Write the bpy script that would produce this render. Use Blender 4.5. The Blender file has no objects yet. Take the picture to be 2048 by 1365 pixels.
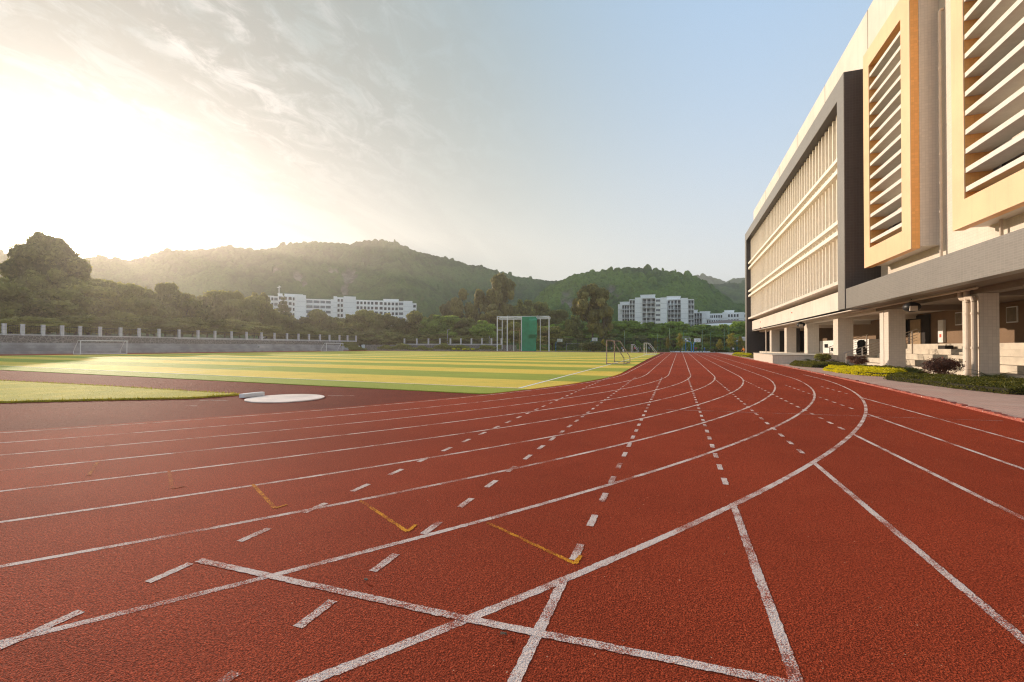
import bpy, math, random
import numpy as np
from mathutils import Vector, Matrix
random.seed(7); rng = np.random.default_rng(7)
SC = bpy.context.scene
COL = SC.collection
R = math.radians

# ------------------------------------------------------------------ camera
F_PX, CAM_H, YAW, PITCH, ROLL = 915.26, 1.5506, 0.3457, 0.0119, 0.0027
cam = bpy.data.cameras.new('camera'); co = bpy.data.objects.new('camera', cam); COL.objects.link(co)
cam.sensor_width = 36; cam.lens = 36 * F_PX / 2048; cam.clip_start = 0.05; cam.clip_end = 9000
_r = Vector((math.cos(YAW), math.sin(YAW), 0))
_f = Vector((-math.sin(YAW) * math.cos(PITCH), math.cos(YAW) * math.cos(PITCH), math.sin(PITCH)))
_u = Vector((math.sin(YAW) * math.sin(PITCH), -math.cos(YAW) * math.sin(PITCH), math.cos(PITCH)))
_R = _r * math.cos(ROLL) + _u * math.sin(ROLL); _U = -_r * math.sin(ROLL) + _u * math.cos(ROLL)
m3 = Matrix((( _R.x, _U.x, -_f.x), (_R.y, _U.y, -_f.y), (_R.z, _U.z, -_f.z)))
co.matrix_world = Matrix.Translation((0, 0, CAM_H)) @ m3.to_4x4()
SC.camera = co

# pixel of the 2048 x 1365 photograph -> points in the world
def ray(x, y):
    u = (x - 1024) / F_PX; v = -(y - 682.5) / F_PX
    d = _R * u + _U * v + _f
    return np.array(d)
C0 = np.array([0, 0, CAM_H])
def G(x, y, z=0.0):
    r = ray(x, y); return C0 + r * (z - CAM_H) / r[2]
def PX(x, y, X):
    r = ray(x, y); return C0 + r * X / r[0]
def PY(x, y, Y):
    r = ray(x, y); return C0 + r * Y / r[1]
def PD(x, y, D):
    r = ray(x, y); return C0 + r * D / math.hypot(r[0], r[1])

# ------------------------------------------------------------------ light and sky
SUN_EL, SUN_AZ = 11.2, 62.5          # azimuth measured from +Y towards -X
sd = Vector((-math.sin(R(SUN_AZ)) * math.cos(R(SUN_EL)), math.cos(R(SUN_AZ)) * math.cos(R(SUN_EL)), math.sin(R(SUN_EL))))
sl = bpy.data.lights.new('sun', 'SUN'); so = bpy.data.objects.new('sun', sl); COL.objects.link(so)
sl.energy = 5.0; sl.angle = R(0.6); sl.color = (1.0, 0.81, 0.63)
so.rotation_euler = (-sd).to_track_quat('-Z', 'Y').to_euler()

SC.view_settings.view_transform = 'Standard'; SC.view_settings.look = 'None'
SC.view_settings.gamma = 1; SC.view_settings.exposure = 0.40
SC.cycles.use_denoising = True; SC.cycles.denoising_prefilter = 'NONE'; SC.cycles.pixel_filter_type = 'BLACKMAN_HARRIS'; SC.cycles.filter_width = 1.2
SC.cycles.max_bounces = 6; SC.cycles.diffuse_bounces = 3; SC.cycles.glossy_bounces = 2
SC.cycles.transparent_max_bounces = 24; SC.cycles.volume_bounces = 0
SC.cycles.volume_step_rate = 4; SC.cycles.sample_clamp_indirect = 4

W = bpy.data.worlds.new("World"); SC.world = W; W.use_nodes = True
def world():
    t = W.node_tree; N = t.nodes; L = t.links; N.clear()
    def n(k, **a):
        o = N.new(k)
        for q, v in a.items(): setattr(o, q, v)
        return o
    def mth(op, a, b=None, c=None, clamp=False):
        o = n('ShaderNodeMath', operation=op, use_clamp=clamp)
        for i, v in enumerate((a, b, c)):
            if v is None: continue
            if isinstance(v, (int, float)): o.inputs[i].default_value = v
            else: L.new(v, o.inputs[i])
        return o.outputs[0]
    def mix(f, a, b, typ='MIX'):
        o = n('ShaderNodeMix', data_type='RGBA', blend_type=typ)
        for s, v in ((o.inputs[0], f), (o.inputs[6], a), (o.inputs[7], b)):
            if isinstance(v, (int, float)): s.default_value = v
            elif isinstance(v, tuple): s.default_value = v
            else: L.new(v, s)
        return o.outputs[2]
    out = n('ShaderNodeOutputWorld'); bg = n('ShaderNodeBackground'); bg.inputs[1].default_value = 0.1
    L.new(bg.outputs[0], out.inputs[0])
    sky = n('ShaderNodeTexSky', sky_type='NISHITA', sun_disc=False)
    sky.sun_elevation = R(SUN_EL); sky.sun_rotation = R(-SUN_AZ); sky.air_density = 1.0; sky.dust_density = 0.6; sky.ozone_density = 1.2
    tc = n('ShaderNodeTexCoord'); sep = n('ShaderNodeSeparateXYZ'); L.new(tc.outputs['Generated'], sep.inputs[0])
    z = mth('MAXIMUM', sep.outputs[2], 0.0)
    dt = n('ShaderNodeVectorMath', operation='DOT_PRODUCT'); L.new(tc.outputs['Generated'], dt.inputs[0]); dt.inputs[1].default_value = sd
    sdot = mth('MAXIMUM', dt.outputs['Value'], 0.0)
    # how close to the horizon, 1 at the horizon
    hz = mth('POWER', mth('SUBTRACT', 1.0, z), 2.7)
    k = 10.0
    blue = (0.29 * k, 0.45 * k, 0.655 * k, 1); teal = (0.215 * k, 0.30 * k, 0.32 * k, 1); pale = (0.84 * k, 0.82 * k, 0.73 * k, 1)
    side0 = n('ShaderNodeVectorMath', operation='DOT_PRODUCT'); L.new(tc.outputs['Generated'], side0.inputs[0]); side0.inputs[1].default_value = Vector((-math.sin(R(70)), math.cos(R(70)), 0))
    sm0 = n('ShaderNodeMapRange', interpolation_type='SMOOTHSTEP'); L.new(side0.outputs['Value'], sm0.inputs[0]); sm0.inputs[1].default_value = 0.15; sm0.inputs[2].default_value = 0.75
    grad = mix(hz, mix(sm0.outputs[0], blue, teal), pale)
    c = mix(0.03, grad, sky.outputs[0])
    # cirrus: planar projection of the view direction, streaked
    den = mth('ADD', z, 0.16)
    px = mth('DIVIDE', sep.outputs[0], den); py = mth('DIVIDE', sep.outputs[1], den)
    cm = n('ShaderNodeCombineXYZ'); L.new(px, cm.inputs[0]); L.new(py, cm.inputs[1])
    mp = n('ShaderNodeMapping'); L.new(cm.outputs[0], mp.inputs[0]); mp.inputs[2].default_value = (0, 0, R(12)); mp.inputs[3].default_value = (2.6, 0.75, 1)
    nz = n('ShaderNodeTexNoise'); L.new(mp.outputs[0], nz.inputs[0]); nz.inputs['Scale'].default_value = 1.5; nz.inputs['Detail'].default_value = 9; nz.inputs['Roughness'].default_value = 0.6; nz.inputs['Distortion'].default_value = 0.35
    mp2 = n('ShaderNodeMapping'); L.new(cm.outputs[0], mp2.inputs[0]); mp2.inputs[1].default_value = (3.1, 1.7, 0); mp2.inputs[2].default_value = (0, 0, R(20)); mp2.inputs[3].default_value = (5.5, 3.4, 1)
    nf = n('ShaderNodeTexNoise'); L.new(mp2.outputs[0], nf.inputs[0]); nf.inputs['Scale'].default_value = 2.2; nf.inputs['Detail'].default_value = 8; nf.inputs['Roughness'].default_value = 0.65; nf.inputs['Distortion'].default_value = 0.6
    # veil: thicker towards the sun side
    side = n('ShaderNodeVectorMath', operation='DOT_PRODUCT'); L.new(tc.outputs['Generated'], side.inputs[0])
    sv = Vector((-math.sin(R(78)), math.cos(R(78)), 0)); side.inputs[1].default_value = sv
    sm = n('ShaderNodeMapRange', interpolation_type='SMOOTHSTEP'); L.new(side.outputs['Value'], sm.inputs[0]); sm.inputs[1].default_value = 0.34; sm.inputs[2].default_value = 0.95
    v1 = n('ShaderNodeMapRange', interpolation_type='SMOOTHSTEP'); L.new(nz.outputs[0], v1.inputs[0]); v1.inputs[1].default_value = 0.40; v1.inputs[2].default_value = 0.62
    v2 = n('ShaderNodeMapRange', interpolation_type='SMOOTHSTEP'); L.new(nf.outputs[0], v2.inputs[0]); v2.inputs[1].default_value = 0.42; v2.inputs[2].default_value = 0.66
    veil = mth('MULTIPLY', sm.outputs[0], mth('ADD', mth('MULTIPLY', v1.outputs[0], 0.40), 0.35))
    c = mix(veil, c, (0.32 * k, 0.345 * k, 0.355 * k, 1))
    band = n('ShaderNodeMapRange', interpolation_type='SMOOTHSTEP'); L.new(z, band.inputs[0]); band.inputs[1].default_value = 0.22; band.inputs[2].default_value = 0.52
    cl = mth('MULTIPLY', mth('MULTIPLY', band.outputs[0], mth('POWER', sm.outputs[0], 3.0)), mth('MULTIPLY', v2.outputs[0], v1.outputs[0]), clamp=True)
    c = mix(mth('MULTIPLY', cl, 1.3, clamp=True), c, (0.66 * k, 0.64 * k, 0.61 * k, 1))
    dk = mth('MULTIPLY', band.outputs[0], mth('MULTIPLY', sm.outputs[0], mth('SUBTRACT', 1.0, v2.outputs[0])))
    c = mix(mth('MULTIPLY', dk, 0.62), c, (0.20 * k, 0.21 * k, 0.20 * k, 1))
    # aureole of the low sun in thin cloud
    g1 = mth('MULTIPLY', mth('POWER', sdot, 14.0), 0.03 * k)
    g2 = mth('MULTIPLY', mth('POWER', sdot, 80.0), 0.5 * k)
    g3 = mth('MULTIPLY', mth('POWER', sdot, 600.0), 6.0 * k)
    g = mth('ADD', g1, mth('ADD', g2, g3))
    gc = n('ShaderNodeCombineXYZ'); L.new(g, gc.inputs[0]); L.new(mth('MULTIPLY', g, 0.95), gc.inputs[1]); L.new(mth('MULTIPLY', g, 0.88), gc.inputs[2])
    ad = n('ShaderNodeVectorMath', operation='ADD'); L.new(c, ad.inputs[0]); L.new(gc.outputs[0], ad.inputs[1])
    L.new(ad.outputs[0], bg.inputs[0])
world()

# ------------------------------------------------------------------ helpers: materials
MATS = {}
class NT:
    """small node graph writer"""
    def __init__(s, name, rough=0.7, spec=0.3):
        m = bpy.data.materials.new(name); m.use_nodes = True; s.m = m; t = m.node_tree; s.N = t.nodes; s.L = t.links
        s.b = s.N['Principled BSDF']; s.b.inputs['Roughness'].default_value = rough; s.b.inputs['Specular IOR Level'].default_value = spec
        s.tc = s.N.new('ShaderNodeTexCoord'); MATS[name] = m
        g = s.N.new('ShaderNodeNewGeometry'); s.pos = g.outputs['Position']; s.obj = s.tc.outputs['Object']
    def node(s, k, **a):
        o = s.N.new(k)
        for q, v in a.items(): setattr(o, q, v)
        return o
    def put(s, sock, v):
        if isinstance(v, (int, float)): sock.default_value = v
        elif isinstance(v, (tuple, list)): sock.default_value = tuple(v) + ((1,) if len(v) == 3 and sock.type == 'RGBA' else ())
        else: s.L.new(v, sock)
    def math(s, op, a, b=None, clamp=False):
        o = s.node('ShaderNodeMath', operation=op, use_clamp=clamp); s.put(o.inputs[0], a)
        if b is not None: s.put(o.inputs[1], b)
        return o.outputs[0]
    def mix(s, f, a, b, typ='MIX'):
        o = s.node('ShaderNodeMix', data_type='RGBA', blend_type=typ); s.put(o.inputs[0], f); s.put(o.inputs[6], a); s.put(o.inputs[7], b); return o.outputs[2]
    def noise(s, scale, detail=4, rough=0.55, vec=None, dist=0.0, scl=None):
        v = vec or s.pos
        if scl:
            mp = s.node('ShaderNodeMapping'); s.put(mp.inputs[0], v); mp.inputs[3].default_value = scl; v = mp.outputs[0]
        o = s.node('ShaderNodeTexNoise'); s.put(o.inputs[0], v); o.inputs['Scale'].default_value = scale; o.inputs['Detail'].default_value = detail
        o.inputs['Roughness'].default_value = rough; o.inputs['Distortion'].default_value = dist; return o.outputs[0]
    def ramp(s, v, lo, hi):
        o = s.node('ShaderNodeMapRange', interpolation_type='SMOOTHSTEP'); s.put(o.inputs[0], v); o.inputs[1].default_value = lo; o.inputs[2].default_value = hi; return o.outputs[0]
    def vor(s, scale, feat='F1', vec=None):
        o = s.node('ShaderNodeTexVoronoi', feature=feat); s.put(o.inputs['Vector'], vec or s.pos); o.inputs['Scale'].default_value = scale; return o
    def color(s, v): s.put(s.b.inputs['Base Color'], v)
    def bump(s, h, strength, dist):
        o = s.node('ShaderNodeBump'); s.put(o.inputs['Height'], h); o.inputs['Strength'].default_value = strength; o.inputs['Distance'].default_value = dist
        s.L.new(o.outputs[0], s.b.inputs['Normal'])
    def xyz(s, v=None):
        o = s.node('ShaderNodeSeparateXYZ'); s.put(o.inputs[0], v or s.pos); return o.outputs

def mul(c, k): return tuple(min(1, x * k) for x in c)

def simple(name, c, rough=0.6, spec=0.3, var=0.12, scale=3.0, bump=0.0, metal=0.0, fine=0.05):
    n = NT(name, rough, spec); a = n.noise(scale, 5); f = n.noise(scale * 23, 3)
    x = n.mix(n.ramp(a, 0.3, 0.7), mul(c, 1 - var), mul(c, 1 + var))
    x = n.mix(n.math('MULTIPLY', n.ramp(f, 0.45, 0.7), fine * 4), x, mul(c, 0.6))
    n.color(x); n.b.inputs['Metallic'].default_value = metal
    if bump: n.bump(f, bump, 0.01)
    return n.m

def streaked(name, c, rough=0.6):
    n = NT(name, rough, 0.3); a = n.noise(0.5, 5); s_ = n.noise(1.1, 5, 0.65, scl=(2.4, 2.4, 0.10)); f = n.noise(30, 3)
    x = n.mix(n.ramp(a, 0.3, 0.7), mul(c, 0.93), mul(c, 1.05)); x = n.mix(n.math('MULTIPLY', n.ramp(s_, 0.5, 0.76), 0.30), x, mul(c, 0.62)); x = n.mix(n.math('MULTIPLY', n.ramp(f, 0.5, 0.7), 0.12), x, mul(c, 0.7))
    n.color(x); n.bump(f, 0.15, 0.01); return n.m

def tiled(name, c, grout, size=0.2, gw=0.02, rough=0.45, var=0.07, h=None):
    """small square facade tiles: works on faces along X or along Y"""
    n = NT(name, rough, 0.35); x = n.xyz()
    cm = n.node('ShaderNodeCombineXYZ'); n.put(cm.inputs[0], n.math('ADD', x[0], x[1])); n.put(cm.inputs[1], x[2])
    br = n.node('ShaderNodeTexBrick'); n.put(br.inputs[0], cm.outputs[0]); br.offset = 0.0
    br.inputs['Color1'].default_value = tuple(mul(c, 1 - var)) + (1,); br.inputs['Color2'].default_value = tuple(mul(c, 1 + var)) + (1,)
    br.inputs['Mortar'].default_value = tuple(grout) + (1,); br.inputs['Scale'].default_value = 1.0
    br.inputs['Brick Width'].default_value = size; br.inputs['Row Height'].default_value = h or size; br.inputs['Mortar Size'].default_value = gw; br.inputs['Bias'].default_value = 0.0
    a = n.noise(0.35, 5, 0.6, scl=(1, 1, 0.35)); s2 = n.noise(1.3, 4, 0.6, scl=(2.5, 2.5, 0.12))
    k = n.mix(n.math('MULTIPLY', n.ramp(a, 0.4, 0.75), 0.16), br.outputs[0], mul(c, 0.62))
    k = n.mix(n.math('MULTIPLY', n.ramp(s2, 0.56, 0.78), 0.22), k, mul(c, 0.55))
    n.color(k); n.bump(br.outputs[1], -0.25, 0.01)
    return n.m

# ------------------------------------------------------------------ helpers: meshes and objects
class MB:
    def __init__(s): s.v = []; s.f = []; s.mi = []
    def add(s, vs, fs, mi=0):
        o = len(s.v); s.v += [tuple(map(float, p)) for p in vs]; s.f += [tuple(i + o for i in q) for q in fs]; s.mi += [mi] * len(fs); return s
    def box(s, x0, x1, y0, y1, z0, z1, mi=0):
        x0, x1 = min(x0, x1), max(x0, x1); y0, y1 = min(y0, y1), max(y0, y1)
        v = [(x0,y0,z0),(x1,y0,z0),(x1,y1,z0),(x0,y1,z0),(x0,y0,z1),(x1,y0,z1),(x1,y1,z1),(x0,y1,z1)]
        return s.add(v, [(0,3,2,1),(4,5,6,7),(0,1,5,4),(1,2,6,5),(2,3,7,6),(3,0,4,7)], mi)
    def rbox(s, c, u, w, lu, lw, z0, z1, mi=0):
        """box with horizontal axes u,w centred at c"""
        u = np.array(u) / np.linalg.norm(u); w = np.array(w) / np.linalg.norm(w); c = np.array(c[:2])
        q = [c - u*lu/2 - w*lw/2, c + u*lu/2 - w*lw/2, c + u*lu/2 + w*lw/2, c - u*lu/2 + w*lw/2]
        v = [(p[0], p[1], z0) for p in q] + [(p[0], p[1], z1) for p in q]
        return s.add(v, [(0,3,2,1),(4,5,6,7),(0,1,5,4),(1,2,6,5),(2,3,7,6),(3,0,4,7)], mi)
    def prism(s, poly, z0, z1, mi=0):
        n = len(poly); v = [(p[0], p[1], z0) for p in poly] + [(p[0], p[1], z1) for p in poly]
        a = sum(poly[i][0]*poly[(i+1)%n][1]-poly[(i+1)%n][0]*poly[i][1] for i in range(n))
        if a < 0: v = v[:n][::-1] + v[n:][::-1]
        return s.add(v, [tuple(range(n))[::-1], tuple(range(n, 2*n))] + [(i, (i+1)%n, (i+1)%n+n, i+n) for i in range(n)], mi)
    def sheet(s, poly, z, mi=0):
        n = len(poly); a = sum(poly[i][0]*poly[(i+1)%n][1]-poly[(i+1)%n][0]*poly[i][1] for i in range(n))
        if a < 0: poly = poly[::-1]
        return s.add([(p[0], p[1], z) for p in poly], [tuple(range(n))], mi)
    def tube(s, path, r, n=8, mi=0, cap=True):
        P = [Vector(p) for p in path]; rs = r if isinstance(r, (list, tuple)) else [r] * len(P)
        o = len(s.v); prev = None
        for i, p in enumerate(P):
            d = ((P[min(i+1, len(P)-1)] - P[max(i-1, 0)])).normalized()
            a = Vector((0, 0, 1)) if abs(d.z) < 0.95 else Vector((1, 0, 0))
            if prev is not None: a = prev
            x = d.cross(a).normalized(); y = x.cross(d).normalized(); prev = y
            for k in range(n):
                q = p + (x * math.cos(2*math.pi*k/n) + y * math.sin(2*math.pi*k/n)) * rs[i]; s.v.append(tuple(q))
        for i in range(len(P) - 1):
            for k in range(n):
                a, b = o+i*n+k, o+i*n+(k+1)%n; s.f.append((a, b, b+n, a+n)); s.mi.append(mi)
        if cap:
            s.f.append(tuple(o+k for k in range(n))[::-1]); s.f.append(tuple(o+(len(P)-1)*n+k for k in range(n))); s.mi += [mi, mi]
        return s
    def bar(s, a, b, r=0.03, n=6, mi=0): return s.tube([a, b], r, n, mi)
    def lathe(s, prof, c=(0,0,0), n=16, mi=0):
        o = len(s.v)
        for r, z in prof:
            for k in range(n): s.v.append((c[0]+r*math.cos(2*math.pi*k/n), c[1]+r*math.sin(2*math.pi*k/n), c[2]+z))
        for i in range(len(prof)-1):
            for k in range(n):
                a, b = o+i*n+k, o+i*n+(k+1)%n; s.f.append((a, b, b+n, a+n)); s.mi.append(mi)
        return s
    def ribbon(s, pts, w, z, mi=0):
        P = [Vector((p[0], p[1])) for p in pts]; Q = []
        for a, b in zip(P, P[1:]):
            near = min(a.length, b.length) < 9; n = max(1, int((b - a).length / (0.022 if near else 4.0))); Q += [a.lerp(b, i / n) for i in range(n)]
        P = Q + [P[-1]]; L = []; n = len(P)
        for i in range(n):
            d = (P[min(i+1, n-1)] - P[max(i-1, 0)]).normalized(); nn = Vector((-d.y, d.x))
            j = 0.0022 if P[i].length < 9 else 0.0
            l, r_ = nn * (w / 2 + random.gauss(0, j)), nn * (w / 2 + random.gauss(0, j))
            L += [(P[i].x+l.x, P[i].y+l.y, z), (P[i].x-r_.x, P[i].y-r_.y, z)]
        return s.add(L, [(2*i+1, 2*i+3, 2*i+2, 2*i) for i in range(n-1)], mi)
    def build(s, name, mats, parent=None, smooth=False, loc=None, local=False):
        me = bpy.data.meshes.new(name); v = s.v
        if loc is not None and not local: v = [(a-loc[0], b-loc[1], c-loc[2]) for a, b, c in v]
        me.from_pydata(v, [], s.f); mats = mats if isinstance(mats, (list, tuple)) else [mats]
        for m in mats: me.materials.append(m)
        if len(mats) > 1: me.polygons.foreach_set('material_index', s.mi)
        if smooth: me.polygons.foreach_set('use_smooth', [True] * len(me.polygons))
        me.update(); o = bpy.data.objects.new(name, me); COL.objects.link(o)
        if parent is not None: o.parent = parent
        elif loc is not None: o.location = loc
        return o

def tag(o, label, cat, group=None):
    o['label'] = label; o['category'] = cat
    if group: o['group'] = group
    return o
def thing(name, label, cat, loc=(0, 0, 0), rz=0, group=None):
    o = bpy.data.objects.new(name, None); COL.objects.link(o); o.location = tuple(map(float, loc[:3])); o.rotation_euler = (0, 0, rz); o.empty_display_size = 0.2
    return tag(o, label, cat, group)
def struct(name, mb, m): o = mb.build(name, m); o['kind'] = 'structure'; return o
def copy_tree(o, parent=None):
    c = o.copy(); COL.objects.link(c)
    if parent is not None: c.parent = parent
    for ch in [q for q in bpy.data.objects if q.parent == o]: copy_tree(ch, c)
    return c
ORD = ['first', 'second', 'third', 'fourth', 'fifth', 'sixth', 'seventh', 'eighth', 'ninth', 'tenth', 'eleventh', 'twelfth', 'thirteenth', 'fourteenth', 'fifteenth', 'sixteenth', 'seventeenth', 'eighteenth', 'nineteenth', 'twentieth']

# ------------------------------------------------------------------ materials
def rubber(name, base, paint=None, wear=0.5):
    """granulated rubber, optionally with worn paint over it"""
    n = NT(name, 0.85, 0.06)
    big = n.noise(0.22, 5, 0.6); mid = n.noise(2.2, 5, 0.6); g = n.noise(95, 2, 0.6); v = n.vor(140); st = n.noise(0.55, 6, 0.7, dist=1.6)
    c = n.mix(n.ramp(big, 0.3, 0.72), mul(base, 0.80), mul(base, 1.18))
    c = n.mix(n.math('MULTIPLY', n.ramp(mid, 0.45, 0.75), 0.35), c, (base[0]*1.15, base[1]*1.5, base[2]*1.5))
    c = n.mix(n.math('MULTIPLY', n.ramp(st, 0.52, 0.75), 0.45), c, mul(base, 0.62))
    c = n.mix(n.math('MULTIPLY', n.ramp(g, 0.60, 0.38), 0.9), c, mul(base, 0.22))
    c = n.mix(n.math('MULTIPLY', n.ramp(g, 0.60, 0.72), 0.5), c, mul(base, 1.7))
    sp = n.noise(40, 1, 0.4); c = n.mix(n.math('MULTIPLY', n.ramp(sp, 0.76, 0.80), 0.8), c, (0.75, 0.42, 0.26))
    h = n.math('ADD', n.math('MULTIPLY', g, 1.2), n.math('MULTIPLY', n.math('SUBTRACT', 1.0, v.outputs['Distance']), 0.5))
    m1 = n.noise(30, 3, 0.7); m2 = n.noise(9, 4, 0.7)
    c = n.mix(n.math('MULTIPLY', n.ramp(m1, 0.50, 0.36), 0.55), c, mul(base, 0.38)); c = n.mix(n.math('MULTIPLY', n.ramp(m1, 0.60, 0.74), 0.55), c, (base[0]*1.45, base[1]*2.2, base[2]*2.4))
    c = n.mix(n.math('MULTIPLY', n.ramp(m2, 0.50, 0.32), 0.35), c, mul(base, 0.5))
    h = n.math('ADD', h, n.math('MULTIPLY', m1, 1.6))
    if paint:
        a = n.noise(120, 2, 0.7); b = n.noise(2.2, 4, 0.65)
        f = n.ramp(n.math('ADD', a, n.math('MULTIPLY', n.math('SUBTRACT', b, 0.5), 1.05)), wear - 0.06, wear + 0.05)
        c = n.mix(n.math('MULTIPLY', f, 0.92), paint, c)
    n.color(c); n.bump(h, 1.0, 0.013)
    return n.m
RED = (0.53, 0.077, 0.029)
M_track = rubber('track_rubber', RED)
M_dzone = rubber('infield_rubber', (0.32, 0.052, 0.026))
M_line = rubber('worn_white_paint', RED, (0.80, 0.64, 0.56), 0.54)
M_linef = rubber('faded_white_paint', RED, (0.62, 0.40, 0.34), 0.50)
M_orange = rubber('worn_orange_paint', RED, (0.85, 0.36, 0.03), 0.455)
M_orangef = rubber('faint_orange_paint', RED, (0.62, 0.24, 0.03), 0.42)

def turf_mat():
    n = NT('striped_turf', 0.8, 0.2); x = n.xyz()
    v = n.math('ADD', x[1], n.math('MULTIPLY', n.math('ADD', x[0], 6.0), 0.08))
    w = n.noise(0.8, 2); v = n.math('ADD', v, n.math('MULTIPLY', n.math('SUBTRACT', w, 0.5), 0.25))
    t = n.math('DIVIDE', n.math('SUBTRACT', v, 15.5), 9.2); fr = n.math('FRACT', t)
    st = n.math('MULTIPLY', n.math('LESS_THAN', fr, 0.5), n.math('GREATER_THAN', v, 15.9))
    a = n.noise(0.16, 5, 0.6); f = n.noise(24, 4, 0.75); fm = n.noise(1.3, 6, 0.8, scl=(0.25, 1.6, 1))
    g = n.mix(n.ramp(a, 0.3, 0.7), (0.33, 0.38, 0.035), (0.42, 0.45, 0.05)); y = n.mix(n.ramp(a, 0.3, 0.7), (0.90, 0.61, 0.075), (0.95, 0.68, 0.11))
    c = n.mix(st, g, y); c = n.mix(n.math('MULTIPLY', n.ramp(f, 0.35, 0.7), 0.4), c, (0.13, 0.17, 0.02)); c = n.mix(n.math('MULTIPLY', n.ramp(fm, 0.5, 0.8), 0.3), c, (0.60, 0.55, 0.14))
    pt = n.noise(0.35, 6, 0.7); c = n.mix(n.math('MULTIPLY', n.ramp(pt, 0.5, 0.72), 0.35), c, (0.30, 0.33, 0.04)); n.color(c); n.bump(f, 1.0, 0.05); return n.m
M_turf = turf_mat()
def turf_line():
    n = NT('turf_line_paint', 0.8); f = n.noise(14, 4, 0.7); n.color(n.mix(n.ramp(f, 0.52, 0.66), (0.85, 0.82, 0.72), (0.35, 0.40, 0.10))); return n.m
M_tline = turf_line()
def grass_mat(name, a, b, scale=0.7):
    n = NT(name, 0.85, 0.15); s = n.noise(scale, 6, 0.65); f = n.noise(26, 4, 0.7)
    c = n.mix(n.ramp(s, 0.35, 0.7), a, b); c = n.mix(n.math('MULTIPLY', n.ramp(f, 0.4, 0.7), 0.5), c, mul(a, 0.5)); n.color(c); n.bump(f, 1.0, 0.05); return n.m
M_rough = grass_mat('sector_grass', (0.42, 0.38, 0.03), (0.62, 0.50, 0.05))
M_ground = grass_mat('distant_ground', (0.07, 0.09, 0.03), (0.16, 0.14, 0.06), 0.05)

def pave_mat():
    n = NT('pink_paving', 0.75, 0.25); br = n.node('ShaderNodeTexBrick'); n.put(br.inputs[0], n.pos)
    br.inputs['Color1'].default_value = (0.66, 0.41, 0.32, 1); br.inputs['Color2'].default_value = (0.54, 0.34, 0.27, 1); br.inputs['Mortar'].default_value = (0.27, 0.19, 0.155, 1)
    br.inputs['Scale'].default_value = 1; br.inputs['Brick Width'].default_value = 0.25; br.inputs['Row Height'].default_value = 0.125; br.inputs['Mortar Size'].default_value = 0.008
    a = n.noise(0.6, 6, 0.65); b = n.noise(9, 5, 0.7); c = n.mix(n.math('MULTIPLY', n.ramp(a, 0.4, 0.7), 0.6), br.outputs[0], (0.62, 0.46, 0.37)); c = n.mix(n.math('MULTIPLY', n.ramp(b, 0.5, 0.75), 0.4), c, (0.20, 0.15, 0.12))
    n.color(c); n.bump(b, 0.3, 0.01); return n.m
M_pave = pave_mat()
def kerb_mat():
    n = NT('red_and_white_kerb', 0.8); a = n.noise(3.2, 4, 0.7); b = n.noise(16, 4, 0.7)
    c = n.mix(n.ramp(b, 0.42, 0.58), (0.30, 0.065, 0.045), (0.42, 0.13, 0.09)); c = n.mix(n.ramp(a, 0.62, 0.65), c, (0.80, 0.74, 0.68)); c = n.mix(n.math('MULTIPLY', n.ramp(b, 0.58, 0.64), 0.6), c, (0.28, 0.20, 0.12))
    n.color(c); n.bump(b, 0.6, 0.02); return n.m
M_kerb = kerb_mat()
CREAM = (0.72, 0.64, 0.545)
M_cream = tiled('cream_tile', CREAM, (0.60, 0.53, 0.45), 0.16, 0.007, var=0.04)
M_creamp = streaked('cream_render', (0.70, 0.63, 0.55))
M_fin = simple('cream_metal_fin', (0.90, 0.84, 0.73), 0.45, var=0.05)
M_grey = tiled('grey_tile', (0.22, 0.205, 0.185), (0.27, 0.25, 0.225), 0.24, 0.010, 0.4, h=0.10)
M_dark = tiled('shaded_grey_tile', (0.052, 0.045, 0.046), (0.080, 0.070, 0.070), 0.2, 0.008, 0.4)  # darker copy of the grey tile, shade painted into the colour
M_oran_lit = streaked('sun_paled_orange', (0.80, 0.55, 0.33), 0.5)  # lit copy of the orange, paled by sunlight put into the colour
M_oran = tiled('orange_tile', (0.95, 0.47, 0.15), (0.80, 0.40, 0.13), 0.16, 0.006, 0.45)
M_conc = simple('pale_concrete', (0.60, 0.53, 0.43), 0.8, var=0.12, scale=1.3, bump=0.2)
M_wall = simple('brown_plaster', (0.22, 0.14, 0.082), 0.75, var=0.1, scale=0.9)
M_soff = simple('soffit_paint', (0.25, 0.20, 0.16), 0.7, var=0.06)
M_dkin = simple('dark_interior', (0.035, 0.028, 0.024), 0.8)
M_glass = NT('window_glass', 0.08, 0.6); M_glass.color((0.03, 0.035, 0.04)); M_glass = M_glass.m
M_steel = simple('brushed_steel', (0.55, 0.50, 0.45), 0.35, metal=0.8, var=0.05)
M_white = simple('white_paint', (0.80, 0.79, 0.76), 0.5, var=0.05)
M_pipe = simple('cream_pipe', (0.62, 0.52, 0.42), 0.45, var=0.05)
M_black = simple('black_plastic', (0.025, 0.025, 0.027), 0.45)
M_door = simple('brown_door', (0.36, 0.24, 0.13), 0.5)
M_stone = None
def stone_mat():
    n = NT('rubble_stone', 0.85); v = n.vor(1.6, 'F1'); e = n.vor(1.6, 'DISTANCE_TO_EDGE'); b = n.noise(3, 5, 0.7)
    c = n.mix(n.ramp(b, 0.3, 0.7), (0.11, 0.09, 0.08), (0.24, 0.20, 0.17)); c = n.mix(n.ramp(e.outputs[0], 0.0, 0.09), (0.33, 0.29, 0.25), c); n.color(c); n.bump(b, 0.6, 0.05); return n.m
M_stone = stone_mat()
M_terr = simple('weathered_terrace_concrete', (0.36, 0.33, 0.31), 0.85, var=0.25, scale=0.4, bump=0.3)
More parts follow.
